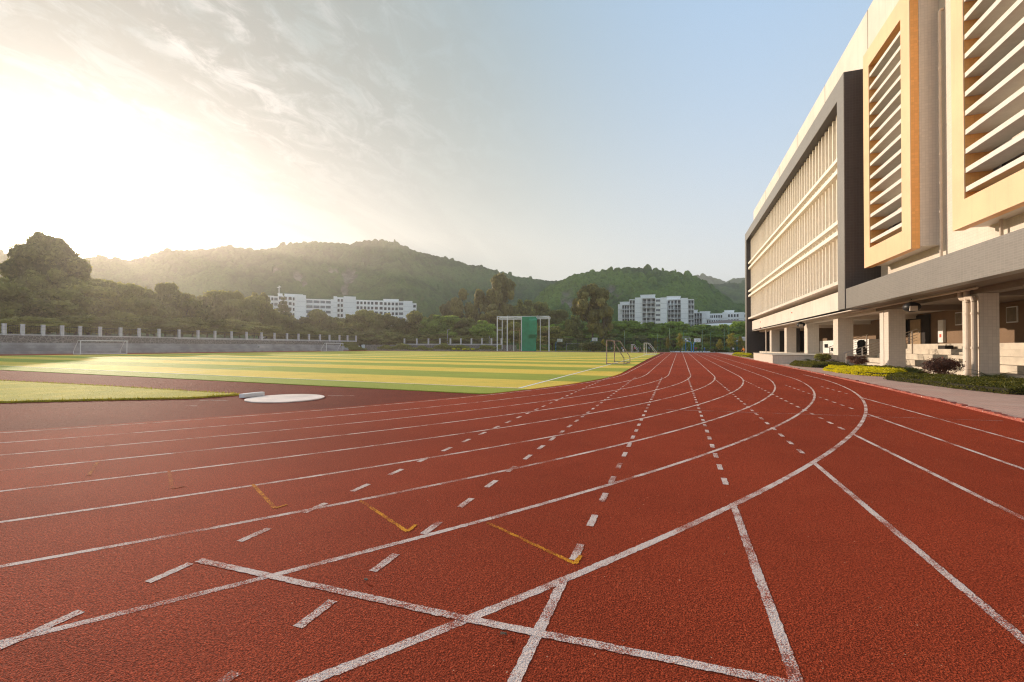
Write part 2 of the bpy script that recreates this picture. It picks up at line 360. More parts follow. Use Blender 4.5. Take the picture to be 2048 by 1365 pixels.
M_pillar = tiled('pillar_tile', (0.64, 0.60, 0.56), (0.40, 0.37, 0.34), 0.6, 0.02)
M_copi = simple('pale_coping', (0.50, 0.46, 0.42), 0.8, var=0.15, scale=0.5)
M_iron = simple('dark_iron', (0.035, 0.035, 0.03), 0.6)
M_greenpost = simple('green_painted_steel', (0.10, 0.20, 0.11), 0.5)
M_bluepost = simple('blue_painted_steel', (0.05, 0.24, 0.46), 0.4)
M_climb = simple('green_climbing_panel', (0.03, 0.26, 0.13), 0.6, var=0.12, scale=1.2)
M_wood = simple('yellow_wood', (0.50, 0.33, 0.13), 0.7)
M_rust = simple('flaking_steel', (0.34, 0.25, 0.21), 0.55, var=0.45, scale=6, fine=0.12)
M_dormw = simple('white_dormitory_wall', (0.95, 0.93, 0.89), 0.7, var=0.05, scale=0.08)
M_pane = simple('distant_window_pane', (0.06, 0.065, 0.075), 0.25, var=0.3, scale=0.3)
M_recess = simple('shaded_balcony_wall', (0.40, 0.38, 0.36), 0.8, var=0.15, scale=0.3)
M_roofb = simple('brown_roof_sheet', (0.20, 0.14, 0.11), 0.7)

def leaf_mat(name, dark, light, trans=0.35, rough=0.55):
    n = NT(name, rough, 0.25); at = n.node('ShaderNodeAttribute', attribute_name='shade'); oi = n.node('ShaderNodeObjectInfo')
    c = n.mix(at.outputs['Fac'], dark, light)
    c = n.mix(n.math('MULTIPLY', oi.outputs['Random'], 0.35), c, mul(light, 0.9)); c = n.mix(1.0, c, n.mix(n.math('FRACT', n.math('MULTIPLY', oi.outputs['Random'], 7.3)), (0.60, 0.62, 0.62), (1.2, 1.14, 0.98)), 'MULTIPLY')
    n.color(c); tr = n.node('ShaderNodeBsdfTranslucent'); n.put(tr.inputs[0], n.mix(0.5, c, mul(light, 1.6)))
    ms = n.node('ShaderNodeMixShader'); ms.inputs[0].default_value = trans
    n.L.new(n.b.outputs[0], ms.inputs[1]); n.L.new(tr.outputs[0], ms.inputs[2]); n.L.new(ms.outputs[0], n.N['Material Output'].inputs[0]); return n.m
M_leaf = leaf_mat('dark_leaves', (0.030, 0.046, 0.012), (0.42, 0.40, 0.10), 0.55)
M_leafg = leaf_mat('fresh_green_leaves', (0.035, 0.075, 0.012), (0.38, 0.49, 0.08), 0.55)
M_euca = leaf_mat('olive_eucalyptus_leaves', (0.07, 0.075, 0.022), (0.40, 0.34, 0.11), 0.45)
M_coni = leaf_mat('conifer_needles', (0.05, 0.07, 0.025), (0.16, 0.18, 0.06))
M_yell = leaf_mat('yellow_green_hedge_leaves', (0.30, 0.30, 0.008), (0.85, 0.74, 0.02), 0.35)
M_hedge = leaf_mat('olive_hedge_leaves', (0.045, 0.055, 0.008), (0.20, 0.19, 0.03), 0.3)
M_purp = leaf_mat('purple_brown_leaves', (0.05, 0.022, 0.018), (0.20, 0.09, 0.06), 0.3)
M_gold = leaf_mat('golden_young_leaves', (0.11, 0.11, 0.015), (0.42, 0.35, 0.045), 0.35)
M_frond = leaf_mat('cycad_fronds', (0.03, 0.045, 0.015), (0.10, 0.13, 0.04), 0.2)
M_sector = leaf_mat('sector_grass_blades', (0.28, 0.30, 0.02), (0.60, 0.50, 0.05), 0.3)
M_bark = simple('tree_bark', (0.13, 0.095, 0.065), 0.9, var=0.3, scale=4, bump=0.5)

# ------------------------------------------------------------------ ground, track and pitch
LC, T0, R1 = -38.05, 27.48, 34.89
struct('ground', MB().sheet([(-3500, -1500), (3500, -1500), (3500, 4500), (-3500, 4500)], -0.06), M_ground)
kpts = [(5.6, -12), (6.0, 0), (6.45, 8), (6.8, 12.6), (7.1, 16.3), (7.3, 19.5), (7.56, 24.7), (7.8, 31), (8.15, 43.5), (8.65, 64), (9.3, 90), (9.7, 108), (10.1, 139)]
def kerb_x(y):
    ys = [p[1] for p in kpts]; xs = [p[0] for p in kpts]; return float(np.interp(y, ys, xs))
# infield rubber, a little lower than the running track
struct('infield', MB().sheet([(-112, -25), (kerb_x(0), -25), (kerb_x(0), 0), (-2, 20), (-2, 135), (-112, 135)], -0.022), M_dzone)
def drift(y, k): return max(0.0, y - 22) * 0.018 * (k - 1) / 8
def rad(k): return R1 + 1.22 * (k - 1) + [0, 0.38, 0.34, 0.27, 0.18, 0.12, 0.12, 0.06, 0.03, 0.0][k]
def curve(k, y1=136.0, a0=-1.95):
    """line k (1 inner .. 9 outer): arc round the near bend, then the straight"""
    r = rad(k); p = []
    for i in range(241):
        a = a0 + (0 - a0) * i / 240; x = LC + r * math.cos(a); y = T0 + r * math.sin(a)
        p.append((x + drift(y, k), y))
    for i in range(1, 41):
        y = T0 + (y1 - T0) * i / 40; p.append((LC + r + drift(y, k), y))
    return p
inner = [(x - 0.22, y) for x, y in curve(1, 126.0)]
c1 = [(LC + (rad(1) - 0.22) * math.cos(a), T0 + (rad(1) - 0.22) * math.sin(a)) for a in np.linspace(-1.95, 0, 160)]
c1 += [(LC + rad(1) - 0.22 + drift(y, 1), y) for y in np.linspace(30, 126, 20)]
outer = [(x, y) for x, y in kpts][::-1]
track = c1 + [(-108, 126.2), (-108, 138)] + [(10.1, 138)] + outer[1:] + [(5.2, -25), (-60, -25), (-60, c1[0][1])]
struct('running_track', MB().prism(track, -0.05, 0.0), M_track)
struct('far_straight', MB().prism([(-105, -10), (-93, -10), (-93, 126), (-105, 126)], -0.05, 0.0), M_track)
tr = [(LC + (rad(1) - 0.30) * math.cos(a), T0 + (rad(1) - 0.30) * math.sin(a)) for a in np.linspace(math.asin((14.0 - T0) / (rad(1) - 0.3)), 0, 50)]
turf = tr + [(-3.5, 60), (-3.8, 116), (-4.3, 125.9), (-92.8, 125.9), (-92.4, 21.0), (-40, 16.17), (-6.1, 13.85)]
struct('turf_pitch', MB().prism(turf, -0.03, 0.004), M_turf)

# markings
Z1 = 0.0012
mk = MB()
for k in range(1, 9): mk.ribbon(curve(k), 0.056 if k > 3 else 0.050, Z1)
mk.ribbon([p for p in curve(9, 30.0) if p[0] < kerb_x(p[1]) - 0.1], 0.064, Z1)
SX = [-3.26, -1.97, -0.71, 0.52, 1.73, 2.96, 4.17, 5.36]
def cross_y(x):           # where the straight line x meets the outermost bend line
    d = x - LC; r = rad(9); return T0 - math.sqrt(max(0, r * r - d * d))
Z2 = 0.0022
mk2 = MB()
for i, x in enumerate(SX):
    yc = cross_y(x)
    if i >= 2: mk2.ribbon([(x, -14), (x, 0), (x, yc + 0.03)], 0.060, Z2)
    # dashes inside the bend, down to the tangent point of the same lane line
    yt = T0 - (3.0 if i < 6 else 6.0); ph = [2.03, 1.95, 3.30, 5.02, 7.08, 9.6, 13.1, 18.2][i]
    y = ph if i != 1 else 1.99
    while y < yt:
        if i < 3 or y > yc + 0.25: mk2.ribbon([(x, y), (x, y + 0.28)], 0.062, Z2)
        y += 0.667
mk2.ribbon([(-3.27, 1.30), (-3.27, 1.68)], 0.065, Z2)
mk2.ribbon([(-1.97, 1.30), (-1.97, 1.62)], 0.065, Z2)
struct('lane_markings', mk, M_line)
struct('straight_lane_markings', mk2, M_line)
mk3 = MB().ribbon([(-3.25, 2.36), (-1.1, 2.38), (0.0, 2.42), (1.72, 2.47), (2.6, 2.5)], 0.058, 0.0032)
struct('start_line', mk3, M_line)
struct('finish_line', MB().ribbon([(-0.3, 11.95), (3, 12.3), (6.5, 12.66)], 0.04, 0.0032), M_linef)
mo = MB(); mof = MB()
for i, (a, b, c) in enumerate([((975, 1046), (1150, 1128), (1162, 1112)), ((720, 1001), (815, 1064), (832, 1050)), ((505, 969), (550, 1017), (574, 1010)), ((338, 941), (344, 978), (370, 973)), ((195, 925), (178, 950), (180, 952))]):
    A, B, D = G(*a), G(*b), G(*c); m_ = mo if i < 3 else mof; m_.ribbon([A, (A + B) / 2, B], 0.036, 0.0024); m_.ribbon([B, D], 0.032, 0.0034)
struct('orange_hurdle_marks', mo, M_orange); struct('faint_orange_marks', mof, M_orangef)
ml = MB().ribbon([(-5.5, 16.1), (-5.5, 70), (-5.6, 125.6)], 0.13, 0.010)
ml.ribbon([(-5.45, 16.0), (-20, 16.95), (-48, 19.3), (-92, 23.2)], 0.11, 0.013)
ml.ribbon([(-91.8, 23.2), (-92, 125)], 0.12, 0.010); ml.ribbon([(-5.6, 125.3), (-92, 125.3)], 0.12, 0.013)
c = (-47, 69); ml.ribbon([(c[0] + 9.15 * math.cos(a), c[1] + 9.15 * math.sin(a)) for a in np.linspace(0, 2 * math.pi, 60)], 0.11, 0.010)
ml.ribbon([(-6, 69), (-92, 69)], 0.11, 0.016)
for s_, y0 in ((1, 18.4),): ml.ribbon([(-28, 17.6), (-29.5, 33.5), (-67, 36.5), (-66.5, 21.0)], 0.11, 0.010)
struct('pitch_lines', ml, M_tline)

# throwing sector grass and circle
sec = [(-13.05, 10.72), (-16.4, 10.85), (-20.6, 11.05), (-27.3, 11.05), (-45, 11.0), (-60, 10.6), (-60, -6), (-30, 1.5), (-22, 4.9), (-17.3, 6.95), (-15.5, 8.3), (-13.5, 9.5)]
struct('sector_grass', MB().prism(sec, -0.05, 0.03), M_rough)
def blades(name, pts, n, h, m, w=0.012, label=None):
    v = []; f = []
    P = np.array(pts)[rng.integers(0, len(pts), n)] + rng.normal(0, 0.05, (n, 2))
    for i in range(n):
        a = rng.uniform(0, 6.28); hh = h * rng.uniform(0.3, 1); dx, dy = math.cos(a) * w, math.sin(a) * w; lx, ly = rng.normal(0, 0.35 * hh, 2); x, y = P[i]
        o = len(v); v += [(x - dx, y - dy, 0), (x + dx, y + dy, 0), (x + lx, y + ly, hh)]; f.append((o, o + 1, o + 2))
    me = bpy.data.meshes.new(name); me.from_pydata(v, [], f); me.materials.append(m); a = me.attributes.new('shade', 'FLOAT', 'POINT'); a.data.foreach_set('value', rng.uniform(0, 1, len(v)))
    o = bpy.data.objects.new(name, me); COL.objects.link(o); o['kind'] = 'stuff'; return o
edge = []
for a, b in zip(sec, sec[1:] + sec[:1]):
    a, b = np.array(a), np.array(b); L_ = np.linalg.norm(b - a)
    if a[0] < -32 and b[0] < -32: continue
    for t in np.arange(0, 1, 0.04 / L_): edge.append(a + (b - a) * t)
tag(blades('grass_tufts', edge, 7000, 0.10, M_sector), 'ragged grass fringe along the edges of the throwing sector', 'grass')
fill = []
for _ in range(14000):
    x = rng.uniform(-27, -13.2); y = rng.uniform(6.9, 11)
    if y < 6.95 + (x + 17.3) * 0.66: continue
    if y > 10.7 + max(0, (-16 - x)) * 0.02: continue
    fill.append((x, y))
tag(blades('sector_grass_blades', fill, 22000, 0.05, M_sector, 0.008), 'short yellowing grass blades standing in the throwing sector', 'grass')
mc = MB(); cx, cy = -10.95, 10.55
mc.prism([(cx + 1.07 * math.cos(a), cy + 1.07 * math.sin(a)) for a in np.linspace(0, 2 * math.pi, 49)[:-1]], -0.02, 0.006)
o = mc.build('throwing_circle', simple('pale_circle_concrete', (0.76, 0.62, 0.53), 0.8, var=0.16, scale=1.6)); o['kind'] = 'structure'
mt = MB(); ang = np.linspace(2.86, 3.42, 13); q = [(cx + 1.28 * math.cos(a), cy + 1.28 * math.sin(a)) for a in ang] + [(cx + 1.45 * math.cos(a), cy + 1.45 * math.sin(a)) for a in ang[::-1]]
q = [(p[0], p[1]) for p in q]; mt.prism(q, -0.01, 0.10)
tag(mt.build('stop_board', M_white), 'white curved toe board at the rim of the throwing circle', 'stop board')
struct('circle_lines', MB().ribbon([(-12.9, 9.35), (-12.1, 9.62)], 0.05, Z1 - 0.02).ribbon([(-10.35, 11.62), (-9.6, 11.95)], 0.05, Z1 - 0.02).ribbon([(-12.05, 8.35), (-11.75, 8.45)], 0.05, Z1 - 0.02), M_line)

# pavement and kerb
pv = [(x, y) for x, y in kpts] + [(10.1, 141), (40, 141), (40, -25), (5.6, -25)]
struct('pavement', MB().sheet(pv, 0.02), M_pave)
kb = MB()
for i, (a, b) in enumerate(zip(kpts, kpts[1:])):
    n_ = 24
    for j in range(n_):
        p0 = np.array(a) + (np.array(b) - np.array(a)) * j / n_; p1 = np.array(a) + (np.array(b) - np.array(a)) * (j + 1) / n_
        w0 = 0.10 + 0.012 * rng.standard_normal(); h = 0.055 + 0.010 * rng.standard_normal()
        kb.add([(p0[0] - 0.03, p0[1], -0.02), (p1[0] - 0.03, p1[1], -0.02), (p1[0] + w0, p1[1], 0.0), (p0[0] + w0, p0[1], 0.0), (p0[0] - 0.03, p0[1], h), (p1[0] - 0.03, p1[1], h), (p1[0] + w0, p1[1], h), (p0[0] + w0, p0[1], h)], [(4, 5, 6, 7)[::-1], (0, 1, 5, 4)[::-1], (2, 3, 7, 6)[::-1], (1, 2, 6, 5), (3, 0, 4, 7)])
struct('kerb', kb, M_kerb)
struct('far_path', MB().prism([(-108, 138.02), (14, 138.02), (14, 141), (-108, 141)], -0.05, 0.035), M_copi)
struct('court_floor', MB().sheet([(0, 141.0), (11, 141.0), (16, 175), (-14, 175)], 0.045), simple('pale_court_floor', (0.5, 0.48, 0.44), 0.8))
struct('garden_grass', MB().sheet([(-108, 141.0), (60, 141.0), (60, 240), (-108, 240)], 0.03), M_rough)

# litter: tiny leaves and scraps on the rubber
for i, (px, py, lab) in enumerate([(732, 1163, 'small dry brown leaf lying below the long white start line'), (1007, 1272, 'tiny dark leaf scrap near the crossing of two white lines')]):
    p = G(px, py); m_ = MB(); a = 0.5 + i
    m_.add([(0.022 * math.cos(a + t) * k, 0.012 * math.sin(a + t) * k, 0.012 if j % 2 else 0.004) for j, (t, k) in enumerate([(0, 1), (1.2, 1), (2.6, 1.1), (3.4, 1), (4.6, 1), (5.5, .9)])], [(0, 1, 2, 3, 4, 5)])
    tag(m_.build('dry_leaf', M_bark, loc=(p[0], p[1], 0.005), local=True), lab, 'leaf')

# ------------------------------------------------------------------ school building
XF, XW = 11.7, 13.86
bl = thing('school_building', 'long cream tiled school building with shade-darkened frame, apricot louvre boxes and open ground floor', 'building', (13.86, 45, 0))
def part(mb, name, m, parent=bl, smooth=False):
    o = mb.build(name, m, smooth=smooth)
    # keep world geometry: parent at identity offset of the Empty
    P = Vector((0, 0, 0)); q = parent
    while q is not None: P += Vector(q.location); q = q.parent
    o.data.transform(Matrix.Translation(-P)); o.parent = parent; return o
# upper wall, roof, soffit slab
part(MB().box(XW, 14.3, 8, 92.2, 4.6, 22.3).box(14.3, 14.32, 8, 92.2, 4.6, 22.2), 'upper_wall', M_cream)
rp = part(MB().box(13.1, 24, 8, 92.4, 22.3, 26.1), 'roof_parapet', M_creamp)
for y_ in (19.4, 29.6, 39.8, 50, 60.2, 70.4, 80.6):
    o = MB().box(13.085, 13.099, y_ - .03, y_ + .03, 22.31, 26.09).build('expansion_joint', M_soff); o.data.transform(Matrix.Translation(-Vector(bl.location))); o.parent = rp
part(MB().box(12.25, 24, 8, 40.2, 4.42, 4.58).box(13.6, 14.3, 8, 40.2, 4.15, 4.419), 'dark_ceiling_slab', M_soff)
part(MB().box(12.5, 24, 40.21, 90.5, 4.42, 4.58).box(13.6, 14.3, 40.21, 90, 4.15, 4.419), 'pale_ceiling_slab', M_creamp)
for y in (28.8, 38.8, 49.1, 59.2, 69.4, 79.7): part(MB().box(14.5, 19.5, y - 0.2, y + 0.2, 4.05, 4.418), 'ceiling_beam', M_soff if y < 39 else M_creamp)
part(MB().box(XF, XF + 0.55, 6, 39.9, 4.40, 5.85).box(XF + 0.55, XW, 6, 39.9, 5.55, 5.83).box(XF + 0.55, 12.24, 6, 39.9, 4.43, 5.5), 'grey_fascia_band', M_grey)
fr = MB()
fr.box(XF, XW, 40.0, 41.5, 4.40, 21.95, 1); fr.box(XF, XW, 41.5, 90.6, 20.5, 21.95, 1); fr.box(XF, XW + 5.9, 90.6, 92.1, 0, 21.95, 1)
part(fr, 'shaded_frame', [M_dark, M_dark])  # frame sides use the shade-darkened grey, the face the plain grey
ff = MB().box(XF - 0.05, XF - 0.003, 40.0, 41.5, 4.41, 21.94).box(XF - 0.05, XF - 0.003, 41.5, 90.6, 20.51, 21.94).box(XF - 0.05, XF - 0.003, 90.6, 92.1, 0.01, 21.94)
part(ff, 'frame_face', M_grey)
# fin screen
fn = MB(); y = 42.0
while y < 90.4:
    fn.box(12.30, 12.80, y - 0.07, y + 0.07, 6.7, 20.49); y += 1.0
part(fn, 'sun_screen_fins', M_fin)
rl = MB()
for z0, z1 in ((16.25, 16.55), (15.30, 15.65), (11.28, 11.58), (10.42, 10.76)): rl.box(11.95, 12.26, 41.52, 90.58, z0, z1)
part(rl, 'sun_screen_rails', M_fin)
part(MB().box(11.90, 13.85, 41.52, 90.58, 6.48, 6.76), 'screen_ledge', M_creamp)
part(MB().box(12.50, 13.10, 41.0, 90.4, 4.36, 6.10), 'cream_fascia_beam', M_creamp)
part(MB().box(13.80, 13.857, 41.5, 90.5, 6.9, 20.45), 'screen_backing_wall', simple('screen_backing_render', (0.80, 0.71, 0.58), 0.7, var=0.08))
for y, z in ((81.5, 4.62), (81.5, 5.55), (60.5, 5.55)):
    part(MB().box(12.44, 12.497, y - .07, y + .07, z - .09, z + .06), 'red_marker', simple('red_marker_paint', (0.7, 0.06, 0.03)))

def louvre_box(y0, y1):
    z0, z1, oz0, oz1, oy0, oy1 = 7.16, 22.28, 8.42, 21.05, y0 + 1.10, y1 - 0.98
    X0 = 12.52; t = MB()
    b = part(MB().box(X0 + 0.43, XW, y0 + 0.001, y0 + .3, z0 + .12, z1 - .1).box(X0 + 0.43, XW, y1 - .3, y1 - 0.001, z0 + .12, z1 - .1).box(X0 + 0.43, XW, y0 + .3, y1 - .3, z0 + .12, z0 + .4).box(X0 + 0.43, XW, y0 + .3, y1 - .3, z1 - .35, z1 - .1), 'louvre_box', M_cream)
    P = Vector(bl.location)
    def sub(mb, name, m):
        o = mb.build(name, m); o.data.transform(Matrix.Translation(-P)); o.parent = b; return o
    # orange face, sunlight painted in as a paler tone, 4 cm proud of the orange returns
    sub(MB().box(X0, X0 + .04, y0, oy0, z0, z1).box(X0, X0 + .04, oy1, y1, z0, z1).box(X0, X0 + .04, oy0, oy1, z0, oz0).box(X0, X0 + .04, oy0, oy1, oz1, z1), 'front_surround', M_oran_lit)
    sub(MB().box(X0 + .041, X0 + .42, y0 + .002, oy0 - .002, z0 + .002, z1 - .002).box(X0 + .041, X0 + .42, oy1 + .002, y1 - .002, z0 + .002, z1 - .002).box(X0 + .041, X0 + .42, oy0 - .002, oy1 + .002, z0 + .002, oz0 - .002).box(X0 + .041, X0 + .42, oy0 - .002, oy1 + .002, oz1 + .002, z1 - .002).box(X0 + .42, XW - .3, oy1 + .002, oy1 + .25, oz0, oz1), 'orange_returns', M_oran)
    s_ = MB(); z = 8.74
    while z < oz1 - 0.3: s_.box(X0 + .05, X0 + 0.95, oy0 + .003, oy1 - .003, z, z + .23); z += 0.885
    sub(s_, 'louvre_slats', M_white2)
    w = MB()
    for zz in (8.7, 12.4, 16.1, 19.0): w.box(XW - .06, XW - .003, oy0 + .1, oy1 - .1, zz, zz + 1.9)
    sub(w, 'window_panes', M_glass)
M_white2 = simple('pale_slat_paint', (0.72, 0.68, 0.62), 0.5, var=0.05)
louvre_box(32.07, 38.95); louvre_box(20.9, 27.9); louvre_box(9.7, 16.7)
# drain pipes on the upper wall
def pipe(path, r, name='drain_pipe', m=None):
    mb = MB().tube(path, r, 10)
    for i in range(1, 9):
        a, b = Vector(path[-2]), Vector(path[-1]); p = a + (b - a) * i / 9
        if (b - a).length > 3: mb.lathe([(r * 1.25, -.05), (r * 1.25, .05)], p, 10)
    part(mb, name, m or M_pipe, smooth=False)
pipe([(13.85, 31.55, 20.2), (13.72, 31.55, 20.2), (13.66, 31.55, 20.1), (13.66, 31.55, 5.84)], 0.07)
pipe([(13.66, 26.6, 8.0), (13.66, 26.6, 5.84)], 0.07)
# columns
for i, (y, d) in enumerate([(28.15, 0.75), (38.1, 0.95), (48.5, 1.15), (58.7, 1.1), (68.9, 1.1), (79.2, 1.1)]):
    zt = 4.149; z0 = 0.0
    c = part(MB().box(13.6, 13.6 + d, y, y + 1.35, z0, zt), 'column', M_cream)
    if i == 1: part(MB().box(13.57, 13.598, y + 0.72, y + 1.35, 0.02, zt), 'column_pilaster', M_creamp)
part(MB().box(13.6, 14.6, 17.6, 18.9, 0, 4.149), 'column', M_cream)
# bleacher steps in the open ground floor
st = MB(); tiers = [(14.6, 0.31), (15.4, 0.68), (16.2, 1.08), (17.0, 1.455), (17.8, 1.83)]
for (x, z), (x2, _) in zip(tiers, tiers[1:] + [(19.45, 0)]): st.box(x, x2 + (0.0 if x2 < 19 else 0), 8, 47.6, 0.0 if z < .4 else 0.1, z)
part(st, 'bleacher_steps', M_conc)
for j, (y0, y1) in enumerate([(32.6, 34.0), (20.6, 22.0)]):
    s2 = MB()
    for k, (x, z) in enumerate([(14.15, 0.16), (15.05, 0.49), (15.85, 0.88), (16.65, 1.27), (17.45, 1.64)]): s2.box(x, x + 0.55, y0 + k * 1.1, y1 + k * 1.1, z - 0.155, z)
    part(s2, 'aisle_steps', M_conc)
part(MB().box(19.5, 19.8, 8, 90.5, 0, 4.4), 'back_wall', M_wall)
part(MB().box(14.6, 19.45, 47.7, 91, 0.0, 0.85), 'hall_floor', M_conc)
part(MB().box(19.42, 19.49, 46.7, 50.4, 1.84, 4.3), 'dark_doorway', M_dkin)
d_ = part(MB().box(19.36, 19.419, 48.05, 49.85, 1.85, 3.95), 'door', M_door)
o = MB().box(19.31, 19.359, 48.15, 48.25, 2.8, 2.95).build('handle', M_steel); o.data.transform(Matrix.Translation(-Vector(bl.location))); o.parent = d_
cbn = thing('electrical_cabinet', 'narrow white electrical cabinet with a red mark on the back wall beside the doorway', 'cabinet', (19.4, 44.8, 1.9))
part(MB().box(19.3, 19.49, 44.45, 45.15, 1.95, 3.70), 'cabinet_body', M_white, cbn); part(MB().box(19.28, 19.299, 44.66, 44.9, 2.35, 2.6), 'warning_mark', simple('red_mark', (0.75, 0.1, 0.05)), cbn)
for (y0, y1, z0, z1, lab) in ((42.2, 43.1, 3.2, 4.15, 'pale framed notice board on the back wall between the cabinet and the twin pipes'), (36.5, 37.5, 3.1, 4.1, 'pale framed notice board on the back wall right of the nearest tiled column')):
    nb = thing('notice_board', lab, 'notice board', (19.49, (y0 + y1) / 2, z0), group='framed notices on the back wall')
    part(MB().box(19.44, 19.49, y0, y1, z0, z1), 'frame', M_white, nb); part(MB().box(19.42, 19.439, y0 + .07, y1 - .07, z0 + .07, z1 - .07), 'sheet', simple('notice_sheet', (0.22, 0.18, 0.13)), nb)
# second doorway side: grey door frame and window left of the dark doorway
part(MB().box(18.9, 19.49, 50.6, 51.9, 2.6, 4.0), 'side_window', M_glass)
# white low kiosks with dark openings in the far bays
kw = MB()
kw.box(17.2, 18.9, 52.5, 68.4, 0.851, 2.35)
part(kw, 'low_white_wall', M_white)
for y0, z0, z1 in ((54, 1.5, 1.95), (56.8, 1.1, 1.4), (60.5, 1.5, 1.9), (62.5, 1.1, 1.5), (65, 1.5, 1.95)): part(MB().box(17.16, 17.199, y0, y0 + 1.3, z0, z1), 'wall_vent', M_glass)
part(MB().box(15.2, 15.8, 72, 76, 0.851, 4.4), 'inner_pier', M_dark); part(MB().box(15.2, 15.8, 82, 90, 0.851, 4.4), 'inner_pier', M_dark)
# raised platform
part(MB().prism([(8.30, 47.8), (13.55, 48.45), (13.55, 63.2), (8.85, 62.8)], 0.0, 0.80), 'raised_platform', M_cream)
part(MB().prism([(8.25, 47.75), (13.55, 48.40), (13.55, 63.25), (8.80, 62.85)], 0.803, 0.86).box(13.56, 14.58, 50, 90.4, 0.02, 0.858), 'platform_slab', M_conc)
# twin drain pipes by the nearest column and one at the far end
twin = MB()
for dy, up in ((0.0, 4.3), (0.5, 4.3)):
    twin.tube([(13.42, 28.2 - dy + .45, 0), (13.42, 28.2 - dy + .45, 3.75)], 0.115, 12)
    twin.tube([(13.42, 28.65 - dy, 3.75), (13.42, 28.75 - dy, 3.95), (13.42, 29.15 - dy, 4.0), (13.42, 29.25 - dy, 4.1), (13.42, 29.25 - dy, 4.41)], 0.115, 12)
    for z in (1.55, 3.2): twin.lathe([(0.14, -.05), (0.14, .05)], (13.42, 28.65 - dy, z), 12)
part(twin, 'twin_drain_pipes', M_pipe)
part(MB().tube([(13.1, 80.5, 4.35), (13.1, 80.8, 4.15), (13.2, 81.2, 4.1), (13.2, 81.2, 0.86)], 0.09, 8), 'drain_pipe', M_pipe)
part(MB().tube([(14.78, 60.0, 4.1), (14.78, 60.0, 0.86)], 0.08, 8), 'drain_pipe', M_pipe); part(MB().tube([(14.80, 70.2, 4.1), (14.80, 70.2, 0.86)], 0.08, 8), 'drain_pipe', M_pipe)
part(MB().tube([(13.0, 27, 4.30), (13.0, 58, 4.30)], 0.05, 6), 'cable_conduit', M_pipe)
def hanging_lamp(x, y, z, s, lab):
    t = thing('floodlight', lab, 'floodlight', (x, y, z), group='floodlights under the soffit')
    P = Vector((x, y, z))
    part(MB().bar((x, y, z + .02), (x, y, 4.40), 0.03).bar((x, y - .25 * s, z), (x, y + .25 * s, z), 0.03), 'bracket', M_black, t)
    mb = MB(); prof = [(0.0, -.32), (0.30, -.30), (0.42, -.10), (0.40, .08), (0.25, .25), (0.0, .30)]
    o = len(mb.v); n = 14
    for r_, l in prof:
        for k in range(n): mb.v.append((x + l * s * 0.35 + 0, y - l * s * 1.6, z - .1 * s + r_ * s * 0.62 * math.sin(2 * math.pi * k / n))) if False else mb.v.append((x + r_ * s * math.cos(2 * math.pi * k / n), y + l * s * 1.5, z - .05 * s + r_ * s * 0.7 * math.sin(2 * math.pi * k / n)))
    for i in range(len(prof) - 1):
        for k in range(n):
            a, b = o + i * n + k, o + i * n + (k + 1) % n; mb.f.append((a, a + n, b + n, b)); mb.mi.append(0)
    part(mb, 'lamp_housing', M_black, t, True)
    part(MB().box(x - .26 * s, x + .1 * s, y - .52 * s, y - .42 * s, z - .3 * s, z - .02 * s), 'lens', M_pipe, t)
hanging_lamp(13.0, 33.3, 3.98, 1.0, 'black floodlight hanging under the grey soffit left of the doorway')
hanging_lamp(13.0, 58.9, 4.12, 1.0, 'black floodlight hanging under the cream beam above the raised platform')
# handrails
def rail(y, pts, lab, posts):
    t = thing('handrail', lab, 'handrail', (pts[0][0], y, 0), group='steel stair handrails')
    rb = MB(); (xa, za), (xb, zb) = pts
    rb.bar((xa - .15, y, za), (xb, y, zb), 0.035)
    for k in range(1, 5): rb.bar((xa + .05, y, za + .08 - k * 0.2), (xb, y, zb - k * 0.2), 0.018)
    part(rb, 'rails', M_steel, t)
    for (x, z0) in posts:
        zt = za + (zb - za) * (x - xa) / (xb - xa); part(MB().bar((x, y, z0), (x, y, zt), 0.045), 'post', M_steel, t)
rail(41.4, [(12.1, 1.09), (16.5, 2.9)], 'sloping steel handrail beside the planting and steps left of the two-tone column', [(12.12, 0), (13.15, 0.02), (14.6, 0.3), (16.2, 1.1)])
rail(52.4, [(13.9, 1.5), (17.1, 2.8)], 'sloping steel handrail behind the raised platform in front of the low white wall', [(14.0, 0.86), (15.6, 0.86), (17.0, 0.86)])
# bottle and boxes on the steps
p = PX(1883, 730, 15.5); bt = thing('bottle', 'small bottle with a red cap left standing on the concrete steps', 'bottle', (15.55, float(p[1]), 0.682))
part(MB().lathe([(0.0, 0.682), (0.045, .682), (0.045, .86), (0.018, .91), (0.018, .93)], (15.55, p[1], 0), 10), 'bottle_body', simple('bottle_plastic', (0.30, 0.22, 0.17), 0.2), bt); part(MB().lathe([(0.022, .931), (0.022, .97), (0, .97)], (15.55, p[1], 0), 10), 'cap', simple('red_cap', (0.6, 0.06, 0.03)), bt)
mbx = MB().box(17.05, 17.5, 39.0, 39.9, 1.457, 1.70)
tag(mbx.build('dark_box', M_dkin), 'small dark box resting on the upper concrete step below the notice board', 'box')
bg_ = MB().lathe([(0.0, 0.0), (0.34, 0.02), (0.42, 0.3), (0.36, 0.62), (0.30, 0.70), (0.33, 1.15), (0.20, 1.35), (0, 1.38)], (15.6, 49.3, 0.861), 14)
tag(bg_.build('rubbish_sack', M_black, smooth=True), 'bulging black rubbish sack standing behind the second nearest left column', 'sack')

